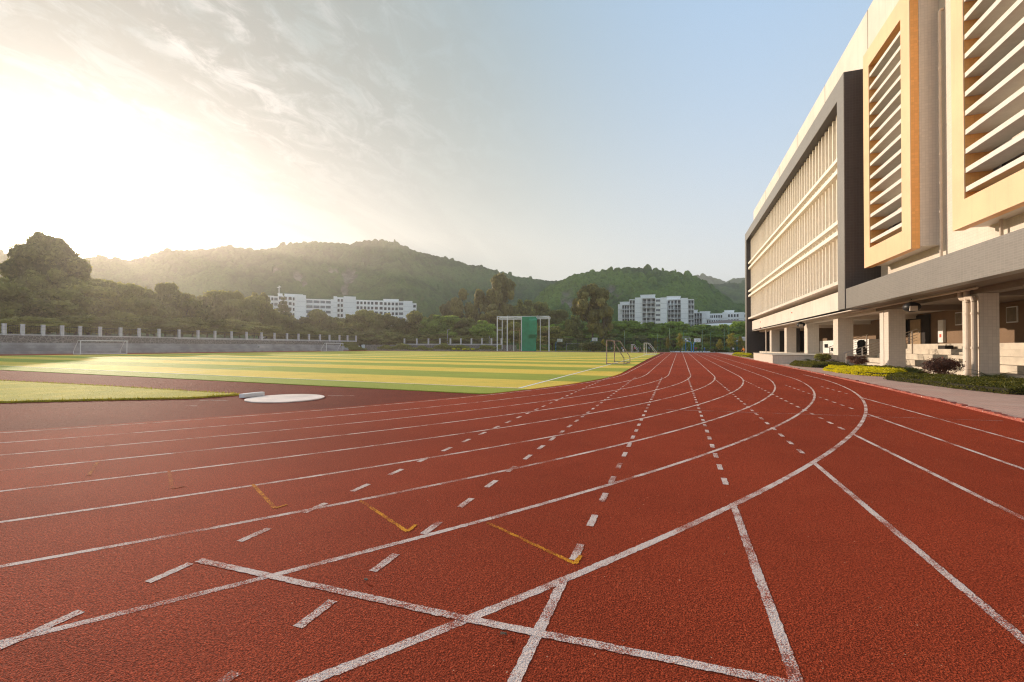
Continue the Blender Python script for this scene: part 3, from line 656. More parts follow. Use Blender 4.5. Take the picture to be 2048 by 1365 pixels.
# ------------------------------------------------------------------ foliage builders
def leaf_mesh(name, centers, normals, sizes, mats, shade, aspect=0.6):
    n = len(centers); a = rng.normal(size=(n, 3)); t = np.cross(normals, a); t /= np.linalg.norm(t, axis=1)[:, None] + 1e-9; b = np.cross(normals, t)
    s = sizes[:, None]; t = t * s; b = b * s * aspect
    bend = normals * s * 0.25
    V = np.stack([centers - t, centers + b - bend * .3, centers + t, centers - b - bend * .3], 1).reshape(-1, 3)
    me = bpy.data.meshes.new(name); me.vertices.add(4 * n); me.vertices.foreach_set('co', V.astype(np.float32).ravel())
    me.loops.add(4 * n); me.loops.foreach_set('vertex_index', np.arange(4 * n, dtype=np.int32)); me.polygons.add(n)
    me.polygons.foreach_set('loop_start', np.arange(0, 4 * n, 4, dtype=np.int32)); me.polygons.foreach_set('loop_total', np.full(n, 4, dtype=np.int32))
    me.update(calc_edges=True); at = me.attributes.new('shade', 'FLOAT', 'POINT'); at.data.foreach_set('value', np.repeat(shade, 4).astype(np.float32))
    me.materials.append(mats); return me
def lobes_leaves(lobes, per_area, size, jitter=0.35, down=0.55):
    Cs, Ns, Ss, Sh = [], [], [], []
    for (c, r) in lobes:
        c = np.array(c); r = np.array(r, float); n = int(per_area * (r[0] * r[1] + r[0] * r[2] + r[1] * r[2]) / 3)
        d = rng.normal(size=(n, 3)); d /= np.linalg.norm(d, axis=1)[:, None]; k = rng.uniform(0, 1, n) < down; d[:, 2] = np.where(k, np.abs(d[:, 2]), d[:, 2])
        rr = 1 + jitter * (rng.uniform(0, 1, n) ** 0.5 - 0.85) + np.where(rng.uniform(0, 1, n) < 0.14, rng.uniform(0, 0.38 * min(1.0, 1.3 / max(r)), n), 0)
        lump = 1 + 0.10 * np.sin(d[:, 0] * 7 + c[0] * 3) * np.sin(d[:, 1] * 6 + c[1]) + 0.08 * np.sin(d[:, 2] * 9 + c[2])
        P = c + d * r * (rr * lump)[:, None]
        N = d + rng.normal(0, 0.30, (n, 3)); N /= np.linalg.norm(N, axis=1)[:, None]
        Cs.append(P); Ns.append(N); Ss.append(size * rng.uniform(0.55, 1.35, n)); Sh.append(np.clip(rng.normal(0.42, 0.22, n) + rng.normal(0, 0.20), 0, 1))
    return np.concatenate(Cs), np.concatenate(Ns), np.concatenate(Ss), np.concatenate(Sh)
def crown_lobes(kind, H, Rr, seed):
    """unit tree of height H and crown radius Rr"""
    g = np.random.default_rng(seed); L = []
    if kind == 'broad':
        n = 21
        for i in range(n):
            t = g.uniform(0, 1); z = H * (0.30 + 0.62 * t); prof = math.sin(math.pi * (0.22 + 0.70 * t)) ** 0.7
            a = g.uniform(0, 2 * math.pi); q = Rr * 0.72 * prof * math.sqrt(g.uniform(0.15, 1)); r = Rr * g.uniform(0.15, 0.40)
            L.append(((q * math.cos(a) * 1.1, q * math.sin(a) * 1.1, z), (r * 1.1, r * 1.1, r * g.uniform(.45, .75))))
        for i in range(4): L.append(((g.normal() * Rr * .2, g.normal() * Rr * .2, H * (0.45 + .08 * i)), (Rr * .42, Rr * .42, Rr * .30)))
        for i in range(4): a = g.uniform(0, 6.28); L.append(((Rr * .3 * math.cos(a), Rr * .3 * math.sin(a), H * g.uniform(.88, .99)), (Rr * .13, Rr * .13, Rr * .13)))
    elif kind == 'euca':
        for i in range(20):
            t = g.uniform(0, 1) ** 0.8; z = H * (0.35 + 0.60 * t); a = g.uniform(0, 2 * math.pi); q = Rr * (0.35 + .6 * (1 - abs(t - .45))) * g.uniform(0.2, 1); r = Rr * g.uniform(0.18, 0.36)
            L.append(((q * math.cos(a), q * math.sin(a), z), (r, r, r * 0.85)))
        L.append(((0, 0, H * .93), (Rr * .32, Rr * .32, Rr * .25)))
    elif kind == 'cone':
        for i in range(13):
            t = i / 12; z = H * (0.16 + 0.82 * t); rr = Rr * (1 - t) ** 0.9 + 0.05 * Rr
            m_ = max(3, int(8 * (1 - t) + 2))
            for k in range(m_):
                a = 2 * math.pi * (k + 0.5 * (i % 2) + g.uniform(-.2, .2)) / m_; q = rr * 0.62
                L.append(((q * math.cos(a), q * math.sin(a), z - q * .12), (rr * .42, rr * .42, H * .026 + rr * .07)))
    elif kind == 'young':
        for i in range(9):
            t = i / 8; L.append(((g.normal() * Rr * .35, g.normal() * Rr * .35, H * (0.35 + .6 * t)), (Rr * (0.65 - .45 * abs(t - .35)), Rr * (0.65 - .45 * abs(t - .35)), H * .10)))
    elif kind == 'mound':
        for i in range(95):
            t = g.uniform(0, 1) ** 1.15; a = g.uniform(0, 2 * math.pi); prof = (1 - t) ** 0.50; q = Rr * 0.95 * prof * math.sqrt(g.uniform(0.35, 1)); r = Rr * g.uniform(0.09, 0.20) * (1 - .35 * t)
            L.append(((q * math.cos(a), q * math.sin(a), H * (0.16 + .80 * t)), (r, r, r * 1.0)))
        for i in range(8): L.append(((0, 0, H * (.22 + .09 * i)), (Rr * .62 * (1 - i / 9.5) ** .5, Rr * .62 * (1 - i / 9.5) ** .5, H * .10)))
        for (u, v, w_) in ((0, 0, .985), (-.20, .02, .90), (.22, 0, .92), (.02, .2, .93)): L.append(((Rr * u, Rr * v, H * w_), (Rr * .10, Rr * .10, H * .035)))
    return L
PROTO = {}
def trunk_mesh(kind, H, Rr, seed, lobes):
    g = np.random.default_rng(seed + 99); mb = MB(); r0 = H * 0.022; top = H * (0.9 if kind in ('cone',) else 0.62)
    pts = [(g.normal() * .05 * Rr * k / 5, g.normal() * .05 * Rr * k / 5, top * k / 5) for k in range(6)]; pts[0] = (0, 0, -0.3)
    mb.tube(pts, [r0 * (1.25 - .2 * k) for k in range(6)], 7)
    if kind != 'cone':
        for (c, r) in lobes[:12]:
            z = min(c[2] * .6, top * .9); s_ = np.interp(z, [p[2] for p in pts], [p[0] for p in pts]), np.interp(z, [p[2] for p in pts], [p[1] for p in pts])
            mb.tube([(s_[0], s_[1], z), ((s_[0] + c[0]) / 2, (s_[1] + c[1]) / 2, (z + c[2]) / 2 - .02 * H), c], [r0 * .5, r0 * .35, r0 * .14], 5, cap=False)
    return mb
def tree_proto(key, kind, H, Rr, seed, m, size, dens):
    lb = crown_lobes(kind, H, Rr, seed); c, n, s_, sh = lobes_leaves(lb, dens, size)
    me = leaf_mesh('crown', c, n, s_, m, sh); tm = trunk_mesh(kind, H, Rr, seed, lb).build('trunk', M_bark); tmesh = tm.data; bpy.data.objects.remove(tm)
    PROTO[key] = (me, tmesh, H, Rr)
for i in range(5): tree_proto(('broad', i), 'broad', 10, 5.0, 10 + i, M_leaf, 0.36, 190)
for i in range(3): tree_proto(('green', i), 'broad', 9, 5.2, 30 + i, M_leafg, 0.34, 190)
for i in range(3): tree_proto(('euca', i), 'euca', 20, 7.5, 50 + i, M_euca, 0.5, 220)
tree_proto(('cone', 0), 'cone', 12, 4.2, 70, M_coni, 0.22, 300)
for i in range(2): tree_proto(('young', i), 'young', 4.0, 1.2, 80 + i, M_gold, 0.09, 900)
tree_proto(('mound', 0), 'mound', 26, 17, 90, M_leaf, 0.6, 130)
def tree(name, key, pos, H, Rr, label, group=None, cat='tree'):
    me, tm, h0, r0 = PROTO[key]
    t = thing(name, label, cat, pos, random.uniform(0, 6.28), group)
    sx, sz = Rr / r0, H / h0
    for nm, d in (('crown', me), ('trunk', tm)):
        o = bpy.data.objects.new(nm, d); COL.objects.link(o); o.parent = t; o.scale = (sx, sx, sz)
    return t
def tree_px(name, key, px, top, width_px, label, X=None, Y=None, D=None, z0=0.0, group=None):
    """a tree whose trunk stands on the ray through column px, at the given plane"""
    P = PX(px, top, X) if X is not None else (PY(px, top, Y) if Y is not None else PD(px, top, D))
    dd = np.dot(P - C0, np.array(_f)); wr = width_px * dd / F_PX / 2
    return tree(name, key, (P[0], P[1], z0), float(P[2] - z0), float(wr), label, group)

# near tree row behind the terrace fence, X about -118..-125
row = [(-30, 560, 150), (20, 590, 120), (70, 602, 110), (118, 580, 120), (178, 556, 120), (222, 572, 100), (262, 575, 95), (296, 572, 90), (332, 582, 80), (366, 588, 78), (398, 580, 76), (430, 590, 72), (462, 588, 70), (492, 592, 66), (518, 600, 60), (545, 622, 50)]
for i, (px, top, w) in enumerate(row):
    tree_px('broadleaf_tree', ('broad', i % 5), px, top - 4 + [0, 12, -8, 6, 15, -4][i % 6], w * 1.02, 'dark bushy broadleaf tree behind the terrace fence, %s from the left in its row' % (ORD[i]), X=-158 - (i % 3) * 5.0, z0=2.5, group='dark trees behind the terrace fence')
row1b = [(45, 634), (100, 638), (150, 634), (205, 634), (250, 636), (310, 634), (350, 638), (385, 637), (415, 640), (450, 640), (480, 642), (508, 645), (532, 650)]
for i, (px, top) in enumerate(row1b):
    tree_px('broadleaf_tree', ('broad', (i + 2) % 5), px, top, 95 - i * 3.2, 'shorter dark tree right behind the terrace fence pillars, %s from the left' % ORD[i], X=-114.5, z0=3.0, group='shorter dark trees behind the terrace fence')
tree_px('huge_tree', ('mound', 0), 97, 478, 215, 'huge domed tree towering above the row at the left end', X=-200, z0=2.0)
tree_px('broadleaf_tree', ('broad', 2), 215, 563, 120, 'tall pale topped tree right beside the huge domed tree', X=-178, z0=2.5)
# second row behind the far fence
row2 = [(575, 632, 55), (605, 628, 55), (640, 625, 60), (668, 630, 50), (700, 622, 60), (735, 625, 62), (768, 628, 60), (800, 630, 55), (835, 628, 58), (868, 630, 60), (900, 626, 66), (935, 640, 60), (968, 645, 55), (1000, 648, 55), (1030, 650, 50), (1070, 648, 60), (1105, 645, 60)]
for i, (px, top, w) in enumerate(row2):
    tree_px('broadleaf_tree', (('green' if i in (9, 10, 12) else 'broad'), i % 3), px, top + [0, 8, -4, 5, 9, -3][i % 6], w * 1.1, 'rounded broadleaf tree behind the far pillared fence, %s from the left' % ORD[i], Y=160 + (i % 3) * 3, z0=0.3, group='rounded trees behind the far fence')
row2b = [(560, 655), (590, 660), (622, 655), (655, 660), (690, 656), (722, 664), (752, 664), (785, 666), (822, 668), (856, 670), (890, 668), (925, 672), (960, 674), (995, 676)]
for i, (px, top) in enumerate(row2b):
    tree_px('bushy_tree', ('broad', (i + 1) % 5), px, top, 60, 'low dark bushy tree just behind the far fence pillars, %s from the left' % ORD[i], Y=154.5, z0=0.1, group='low bushy trees behind the far fence')
tree_px('conifer', ('cone', 0), 567, 588, 62, 'tall layered conifer in front of the left white dormitory block', Y=166, z0=0.3)
# eucalyptus group
for i, (px, top, w, Y, lab) in enumerate([(1003, 553, 66, 205, 'tallest billowy olive eucalyptus in the middle of the view'), (962, 586, 44, 200, 'smaller olive eucalyptus left of the tallest one, above a bare white branch'), (926, 582, 52, 215, 'hazy brown green eucalyptus leftmost of the middle group'), (1185, 573, 78, 180, 'billowy olive eucalyptus in front of the right white apartments'), (1207, 610, 44, 178, 'drooping eucalyptus close to the left end of the white apartments'), (985, 612, 62, 190, 'rounded tan green tree below the tallest eucalyptus'), (900, 606, 50, 225, 'rounded brown tree at the foot of the big hill left of the eucalyptus group')]):
    tree_px('eucalyptus_tree', ('euca', i % 3), px, top, w, lab, Y=Y, z0=0, group='eucalyptus trees')
for i, (px, top, w, D) in enumerate([(1050, 600, 75, 240), (1085, 606, 70, 250), (1040, 630, 60, 200), (1118, 622, 60, 215), (870, 632, 70, 230), (1145, 632, 50, 200)]):
    tree_px('broadleaf_tree', ('broad', i % 5), px, top, w, ['dark round tree behind the green climbing panel', 'dark round tree between the climbing frame and the earth scar', 'dark tree just above the climbing frame top', 'dark tree below the bare earth scar', 'dark tree at the hill foot right of the left dormitory', 'dark low tree at the left foot of the front eucalyptus'][i], D=D, z0=0)
# right hand green belt
row3 = [(1110, 655, 60), (1140, 650, 60), (1170, 652, 62), (1200, 655, 62), (1232, 650, 62), (1262, 648, 62), (1290, 652, 62), (1320, 654, 62), (1350, 650, 62), (1378, 655, 60), (1404, 656, 58), (1430, 658, 58), (1455, 656, 58), (1480, 650, 60), (1505, 650, 60)]
for i, (px, top, w) in enumerate(row3):
    tree_px('leafy_tree', ('green', i % 3), px, top - 4, w * 1.25, 'fresh green leafy tree in the belt behind the courts, %s from the left' % ORD[i], Y=196 + (i % 3) * 5, z0=0, group='green trees behind the courts')
row3b = [(1125, 672), (1155, 670), (1188, 672), (1220, 668), (1250, 670), (1280, 672), (1310, 670), (1342, 671), (1372, 668), (1400, 672), (1428, 670), (1452, 672), (1478, 670), (1500, 674)]
for i, (px, top) in enumerate(row3b):
    tree_px('leafy_tree', (('green', 'broad')[i % 2], i % 3), px, top, 66, 'lower leafy tree along the near side of the green belt, %s from the left' % ORD[i], Y=184, z0=0, group='lower green trees behind the courts')
for i, (px, top, w, Y, lab) in enumerate([(1207, 680, 13, 143, 'slender golden young tree left of the rusty goal'), (1337, 677, 13, 143, 'slender golden young tree left of the twin basketball posts'), (1361, 668, 16, 143, 'taller golden young tree just left of the twin basketball posts'), (1441, 680, 16, 141.8, 'bright yellow young tree beside a green lamp post'), (1462, 668, 20, 141.8, 'tallest propped young tree near the end of the pavement'), (1480, 674, 17, 140.5, 'olive young tree beside the end wall of the school'), (1187, 688, 12, 145, 'small golden bush below the second basketball hoop'), (1312, 682, 10, 150, 'thin golden sapling between two green posts')]):
    tree_px('young_tree', ('young', i % 2), px, top, w, lab, Y=Y, z0=0, group='young golden trees')

# ------------------------------------------------------------------ hedges and shrubs
def hedge(name, poly, h, n, m, size, label, cat='hedge', inner=0.16):
    P = np.array(poly); lo, hi = P.min(0), P.max(0); pts = []
    def inside(x, y):
        c = False; j = len(P) - 1
        for i in range(len(P)):
            if (P[i, 1] > y) != (P[j, 1] > y) and x < (P[j, 0] - P[i, 0]) * (y - P[i, 1]) / (P[j, 1] - P[i, 1]) + P[i, 0]: c = not c
            j = i
        return c
    def edge_d(x, y):
        d = 9
        for i in range(len(P)):
            a, b = P[i], P[(i + 1) % len(P)]; ab = b - a; t = max(0, min(1, np.dot((x - a[0], y - a[1]), ab) / np.dot(ab, ab))); d = min(d, math.hypot(x - a[0] - ab[0] * t, y - a[1] - ab[1] * t))
        return d
    while len(pts) < n:
        x, y = rng.uniform(lo, hi)
        if not inside(x, y): continue
        e = edge_d(x, y); top = h * min(1, (e / 0.30)) ** 0.45 * (0.80 + 0.20 * math.sin(x * 5.1 + y * 3.3) * math.sin(y * 2.1 - x))
        z = top * (rng.uniform(0.62, 1.04) if rng.uniform() < 0.75 or e > 0.45 else rng.uniform(0.02, 1))
        pts.append((x, y, z + 0.02))
    c = np.array(pts); N = rng.normal(0, 0.6, (n, 3)); N[:, 2] += 0.6; N /= np.linalg.norm(N, axis=1)[:, None]
    sh = np.clip(0.25 + 0.55 * rng.uniform(0, 1, n) + 0.18 * np.sin(c[:, 0] * 4) * np.sin(c[:, 1] * 3), 0, 1)
    loc = np.array([P[:, 0].mean(), P[:, 1].mean(), 0.02]); me = leaf_mesh(name, c - loc, N, size * rng.uniform(.6, 1.3, n), m, sh)
    t = thing(name, label, cat, loc); o = bpy.data.objects.new('leaves', me); COL.objects.link(o); o.parent = t
    # earth under the leaves
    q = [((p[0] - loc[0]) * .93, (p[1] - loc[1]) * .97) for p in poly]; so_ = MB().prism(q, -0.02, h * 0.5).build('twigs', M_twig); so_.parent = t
    return t
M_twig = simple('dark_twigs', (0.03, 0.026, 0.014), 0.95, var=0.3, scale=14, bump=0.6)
hedge('clipped_hedge', [(9.2, 26.4), (9.55, 23.8), (9.7, 21.5), (10.2, 19.6), (11.8, 19.4), (13.2, 19.6), (13.2, 24.5), (11.8, 26.8), (10.2, 27.8)], 0.36, 30000, M_hedge, 0.035, 'dark olive clipped hedge nearest to the right edge on the paving')
hedge('clipped_hedge', [(9.1, 35.6), (9.05, 32.5), (9.3, 30.2), (10.2, 28.9), (11.3, 29.2), (11.9, 30.6), (11.7, 33.5), (10.4, 36.2)], 0.38, 30000, M_yell, 0.042, 'bright yellow green clipped hedge in front of the two-tone column')
hedge('clipped_hedge', [(11.2, 34.4), (12.0, 31.0), (13.0, 31.2), (13.0, 35.6), (12.0, 37.6), (10.6, 37.2)], 0.40, 12000, M_hedge, 0.04, 'narrow dark hedge strip behind the bright yellow hedge')
hedge('clipped_hedge', [(9.0, 44.6), (9.0, 42.2), (9.5, 40.0), (11.0, 39.6), (12.3, 40.5), (12.0, 43.5), (10.8, 46.0), (9.6, 46.4)], 0.42, 16000, M_hedge, 0.045, 'olive clipped hedge in front of the raised platform')
hedge('clipped_hedge', [(9.2, 90.0), (9.4, 83), (9.8, 77.0), (10.8, 76), (11.2, 84), (10.5, 92)], 0.62, 9000, M_yell, 0.07, 'yellow clipped hedge far down the pavement before the shade-darkened end wall')
hedge('clipped_hedge', [(10.1, 76), (9.7, 70), (10.0, 66.5), (11.4, 66), (11.6, 75.5)], 0.55, 9000, M_hedge, 0.06, 'olive clipped hedge touching the far side of the raised platform')
def shrub(name, pos, Rr, H, n, m, size, label, squash=1.0):
    lb = []
    for i in range(16):
        a = rng.uniform(0, 6.28); q = Rr * .6 * math.sqrt(rng.uniform(0, 1)); r = Rr * rng.uniform(.28, .45); lb.append(((q * math.cos(a), q * math.sin(a), H * rng.uniform(.45, .8)), (r, r, r * .6)))
    c, N, s_, sh = lobes_leaves(lb, 3 * n / sum((r[0] * r[1] + r[0] * r[2] + r[1] * r[2]) for _, r in lb), size)
    t = thing(name, label, 'shrub', pos); me = leaf_mesh('leaves', c, N, s_, m, sh); o = bpy.data.objects.new('leaves', me); COL.objects.link(o); o.parent = t
    mb = MB()
    for (c_, r) in lb: mb.tube([(0, 0, -.02), (c_[0] * .4, c_[1] * .4, c_[2] * .5), c_], [.03, .02, .008], 5, cap=False)
    o = mb.build('stems', M_bark); o.parent = t; return t
shrub('purple_shrub', (12.1, 27.9, 0.02), 1.02, 0.98, 5200, M_purp, 0.038, 'wide purple brown shrub beside the twin drain pipes')
shrub('round_shrub', (12.1, 38.9, 0.02), 0.70, 1.02, 4200, M_purp, 0.04, 'dark round shrub at the foot of the steel handrail')
shrub('round_shrub', (12.05, 46.9, 0.02), 0.75, 1.0, 4200, M_leaf, 0.05, 'dark green round shrub in front of the tiled platform wall')
def cycad(pos, Lf, n, label):
    mb = MB(); n0 = 0
    for i in range(n):
        a = 2 * math.pi * i / n + rng.uniform(-.15, .15); el = rng.uniform(0.25, 0.95); P = []
        for k in range(13):
            t = k / 12; r = Lf * t * math.cos(el * (1 - .3 * t)); z = 0.15 + Lf * (math.sin(el) * t - 0.75 * t * t * (0.55 + 0.35 * (1 - el))); P.append(Vector((r * math.cos(a), r * math.sin(a), max(z, .04))))
        mb.tube(P, [.012 * (1 - .07 * k) for k in range(13)], 4, cap=False)
        for k in range(2, 13):
            d = (P[k] - P[k - 1]).normalized(); sdv = d.cross(Vector((0, 0, 1))).normalized(); ll = Lf * .22 * math.sin(math.pi * (k / 13) ** .8) + .03
            for o2 in (0, .5):
                b = P[k - 1].lerp(P[k], o2)
                for s_ in (-1, 1):
                    e = b + sdv * s_ * ll + d * ll * .5 + Vector((0, 0, -.02 + ll * .15)); w = d * .014
                    mb.add([b - w, b + w, e], [(0, 1, 2)])
    t = thing('cycad', label, 'cycad', pos, group='cycads in the planting'); me = mb.build('fronds', M_frond, t); at = me.data.attributes.new('shade', 'FLOAT', 'POINT'); at.data.foreach_set('value', rng.uniform(0, 1, len(me.data.vertices)))
    MB().lathe([(.12, 0), (.15, .1), (.10, .22), (0, .26)], (0, 0, 0), 10).build('stem', M_bark, t)
cycad((11.5, 29.3, 0.02), 1.15, 18, 'cycad with arching fronds left of the purple brown shrub')
cycad((12.75, 25.5, 0.02), 1.15, 18, 'cycad at the foot of the nearest tiled column behind the olive hedge')
cycad((11.2, 48.0 - 1.0, 0.02), 0.95, 16, 'cycad left of the round shrub in front of the tiled platform wall')
cycad((12.75, 46.4, 0.02), 0.95, 16, 'cycad right of the round shrub in front of the tiled platform wall')
cycad((12.0, 41.6, 0.02), 0.9, 16, 'cycad at the first post of the steel handrail')
p = G(1150, 700); shrub('wild_bush', (-24.5, 142.6, 0), 4.6, 2.6, 6000, M_hedge, 0.16, 'low sprawling olive bush before the mesh fence under the pull-up bar')
# ------------------------------------------------------------------ far side: terrace, fences
te = thing('terrace_stand', 'long grey concrete spectator terrace below a rubble stone wall on the far left side', 'terrace', (-105, 80, 0))
tb = MB()
for k in range(4): tb.box(-105.0 - 0.75 * k, -109.5, 0, 126.5 + 0.9 * (3 - k), 0.0 if k == 0 else 0.5 * k, 0.5 * (k + 1) - 0.02)
part(tb, 'concrete_steps', M_terr, te)
part(MB().box(-107.6, -112, -5, 127, 0.5, 3.05).box(-107.6, -112, 0, 72, 3.05, 3.25), 'stone_wall', M_stone, te)
part(MB().box(-105.76, -106.5, 93, 96, 1.0, 1.55), 'podium_block', M_copi, te)
def pillar_fence(pts, zb, hp, w, label, coping=0.45, name='pillared_fence'):
    t = thing(name, label, 'fence', (pts[0][0], pts[0][1], zb)); cp = MB(); rb = MB()
    for i, p in enumerate(pts):
        part(MB().rbox(p, (1, 0), (0, 1), w, w, zb, zb + hp).rbox(p, (1, 0), (0, 1), w * 1.12, w * 1.12, zb + hp, zb + hp + .08), 'pillar', M_pillar, t)
        if i + 1 < len(pts):
            a, b = np.array(p), np.array(pts[i + 1]); d = b - a; L_ = np.linalg.norm(d); u = d / L_; v = np.array([-u[1], u[0]])
            cp.rbox((a + b) / 2, u, v, L_ - w - .02, w * .6, zb, zb + coping)
            for zz in (coping + .15, hp - .25): A, B = a + u * (w / 2 + .01), b - u * (w / 2 + .01); rb.bar((A[0], A[1], zb + zz), (B[0], B[1], zb + zz), .035, 4)
            for k in range(1, int(L_ / 0.28)):
                q = a + u * (w / 2 + .05 + k * .28)
                if k * .28 + w > L_ - w / 2: break
                rb.bar((q[0], q[1], zb + coping), (q[0], q[1], zb + hp - .12), .02, 3)
    part(cp, 'base_wall', M_copi, t); part(rb, 'railing', M_iron, t); return t
ys = [float(PX(x, 668, -109)[1]) for x in (8, 45, 86, 124, 160, 200, 241, 278, 318, 358, 396, 430, 463, 493, 523, 549, 574, 597, 618, 640, 659, 679, 695, 712)]
ys = [ys[0] - 4, ] + ys
def zt(y): return 3.26 if y < 72 else 3.06
pillar_fence([(-109, y) for y in ys], 3.06, 2.15, 0.46, 'fence of pale square pillars and dark railings along the top of the terrace wall')
pillar_fence([(float(PY(x, 670, 146)[0]), 146) for x in (809, 834, 857, 880, 901, 922, 943, 964, 983, 1003)], 2.1, 2.2, 0.46, 'far fence of pale pillars among the bushes behind the pitch end', 0.35)
struct('far_embankment', MB().prism([(-112, 142), (-52, 142), (-50, 148), (-112, 149)], 0.0, 0.6).prism([(-112, 145.3), (-52, 145.3), (-52, 149), (-112, 149)], 0.6, 2.09), M_stone)
# undergrowth in front of the far fence: counts as ground cover
def undergrowth(name, x0, x1, y0, y1, h, n, m, size, lab):
    c = np.column_stack([rng.uniform(x0, x1, n), rng.uniform(y0, y1, n), rng.uniform(0, 1, n)]); hh = h * (0.55 + .45 * np.sin(c[:, 0] * .55) * np.sin(c[:, 0] * .23 + 1) + .1 * np.sin(c[:, 0] * 2.1))
    c[:, 2] = c[:, 2] ** .6 * hh; N = rng.normal(0, .7, (n, 3)); N /= np.linalg.norm(N, axis=1)[:, None]
    me = leaf_mesh(name, c, N, size * rng.uniform(.6, 1.4, n), m, np.clip(rng.normal(.35, .2, n), 0, 1)); o = bpy.data.objects.new(name, me); COL.objects.link(o); o['kind'] = 'stuff'; tag(o, lab, 'undergrowth')
undergrowth('undergrowth', -104, -56, 141.8, 145.2, 2.6, 16000, M_leaf, 0.22, 'dark undergrowth covering the bank below the far pillared fence')
undergrowth('undergrowth', -113.5, -110.5, 20, 128, 4.1, 26000, M_leaf, 0.30, 'dark undergrowth behind the terrace fence railings')
undergrowth('undergrowth', -112, -104.6, 127.6, 137, 3.6, 9000, M_leaf, 0.24, 'dark bushes closing the right end of the terrace')
undergrowth('undergrowth', -22, -2, 141.6, 143.0, 0.8, 4000, M_hedge, 0.12, 'thin weeds along the foot of the mesh fence')
undergrowth('undergrowth', 9, 18, 141.2, 142.6, 1.6, 3500, M_hedge, 0.14, 'brownish weeds around the young trees at the pavement end')
undergrowth('undergrowth', -60, 24, 177, 181, 4.0, 22000, M_leafg, 0.26, 'green shrubs in the shade behind the courts')
for i, x in enumerate((908, 917, 928, 937, 946)):
    P = PY(x, 696, 141.5); t = shrub('round_shrub', (P[0], 141.4, 0), 0.85, 0.95, 500, M_yell, 0.12, 'clipped yellow green ball shrub at the far pitch end, %s from the left' % ORD[i]); t['group'] = 'ball shrubs at the far end'
# mesh fence
def mesh_mat():
    n = NT('wire_mesh', 0.5); n.color((0.03, 0.045, 0.035)); x = n.xyz()
    a = n.math('FRACT', n.math('MULTIPLY', n.math('ADD', x[0], x[2]), 9.0)); b = n.math('FRACT', n.math('MULTIPLY', n.math('SUBTRACT', x[0], x[2]), 9.0))
    k = n.math('MAXIMUM', n.math('LESS_THAN', a, 0.16), n.math('LESS_THAN', b, 0.16)); tr = n.node('ShaderNodeBsdfTransparent'); ms = n.node('ShaderNodeMixShader'); n.L.new(k, ms.inputs[0])
    n.L.new(tr.outputs[0], ms.inputs[1]); n.L.new(n.b.outputs[0], ms.inputs[2]); n.L.new(ms.outputs[0], n.N['Material Output'].inputs[0]); return n.m
M_mesh = mesh_mat()
mf = thing('mesh_fence', 'tall dark wire mesh fence behind the far end of the track', 'fence', (-20, 144, 0))
part(MB().add([(-37, 144, .1), (-1, 144, .1), (-1, 144, 4.1), (-37, 144, 4.1)], [(0, 1, 2, 3)]), 'wire_mesh', M_mesh, mf)
rb = MB()
for z in (.1, 2.05, 4.1): rb.bar((-37, 144, z), (-1, 144, z), .035, 5)
part(rb, 'rails', M_iron, mf)
for x in np.arange(-37, -0.5, 3.6): part(MB().bar((x, 144, 0), (x, 144, 4.15), .055, 6), 'post', M_iron, mf)
mf = thing('mesh_fence', 'wire mesh fence behind the pavement end and benches', 'fence', (14, 143, 0))
part(MB().add([(9.2, 144.6, .1), (26, 144.6, .1), (26, 144.6, 3.6), (9.2, 144.6, 3.6)], [(0, 1, 2, 3)]), 'wire_mesh', M_mesh, mf)
for x in np.arange(9.2, 26.5, 3.36): part(MB().bar((x, 144.6, 0), (x, 144.6, 3.65), .05, 6), 'post', M_iron, mf)
# low dark barriers near the track end
def barrier(x0, x1, y, lab):
    t = thing('low_barrier', lab, 'barrier', ((x0 + x1) / 2, y, 0), group='low dark barriers at the track end')
    part(MB().bar((x0, y, .9), (x1, y, .9), .06, 5).bar((x0, y, .5), (x1, y, .5), .05, 5), 'rails', M_iron, t)
    for x in np.linspace(x0, x1, max(2, int(abs(x1 - x0) / 1.5) + 1)): part(MB().bar((x, y, 0), (x, y, .95), .06, 5), 'post', M_iron, t)
barrier(-5.2, 0.9, 140.2, 'low dark barrier left of the twin basketball posts'); barrier(6.0, 9.6, 140.2, 'low dark barrier right of the court entrance')
def bench(x, y, lab):
    t = thing('bench', lab, 'bench', (x, y, 0), group='pale benches beyond the courts')
    part(MB().box(x - .7, x + .7, y - .2, y + .2, .42, .5), 'seat', M_white, t)
    for dx in (-.55, .55): part(MB().box(x + dx - .06, x + dx + .06, y - .16, y + .16, 0.05, .418), 'leg', M_white, t)
for i, x in enumerate((7.0, 8.7, 10.4)): bench(x, 146, 'pale slab bench beyond the low barrier, %s from the left' % ORD[i])

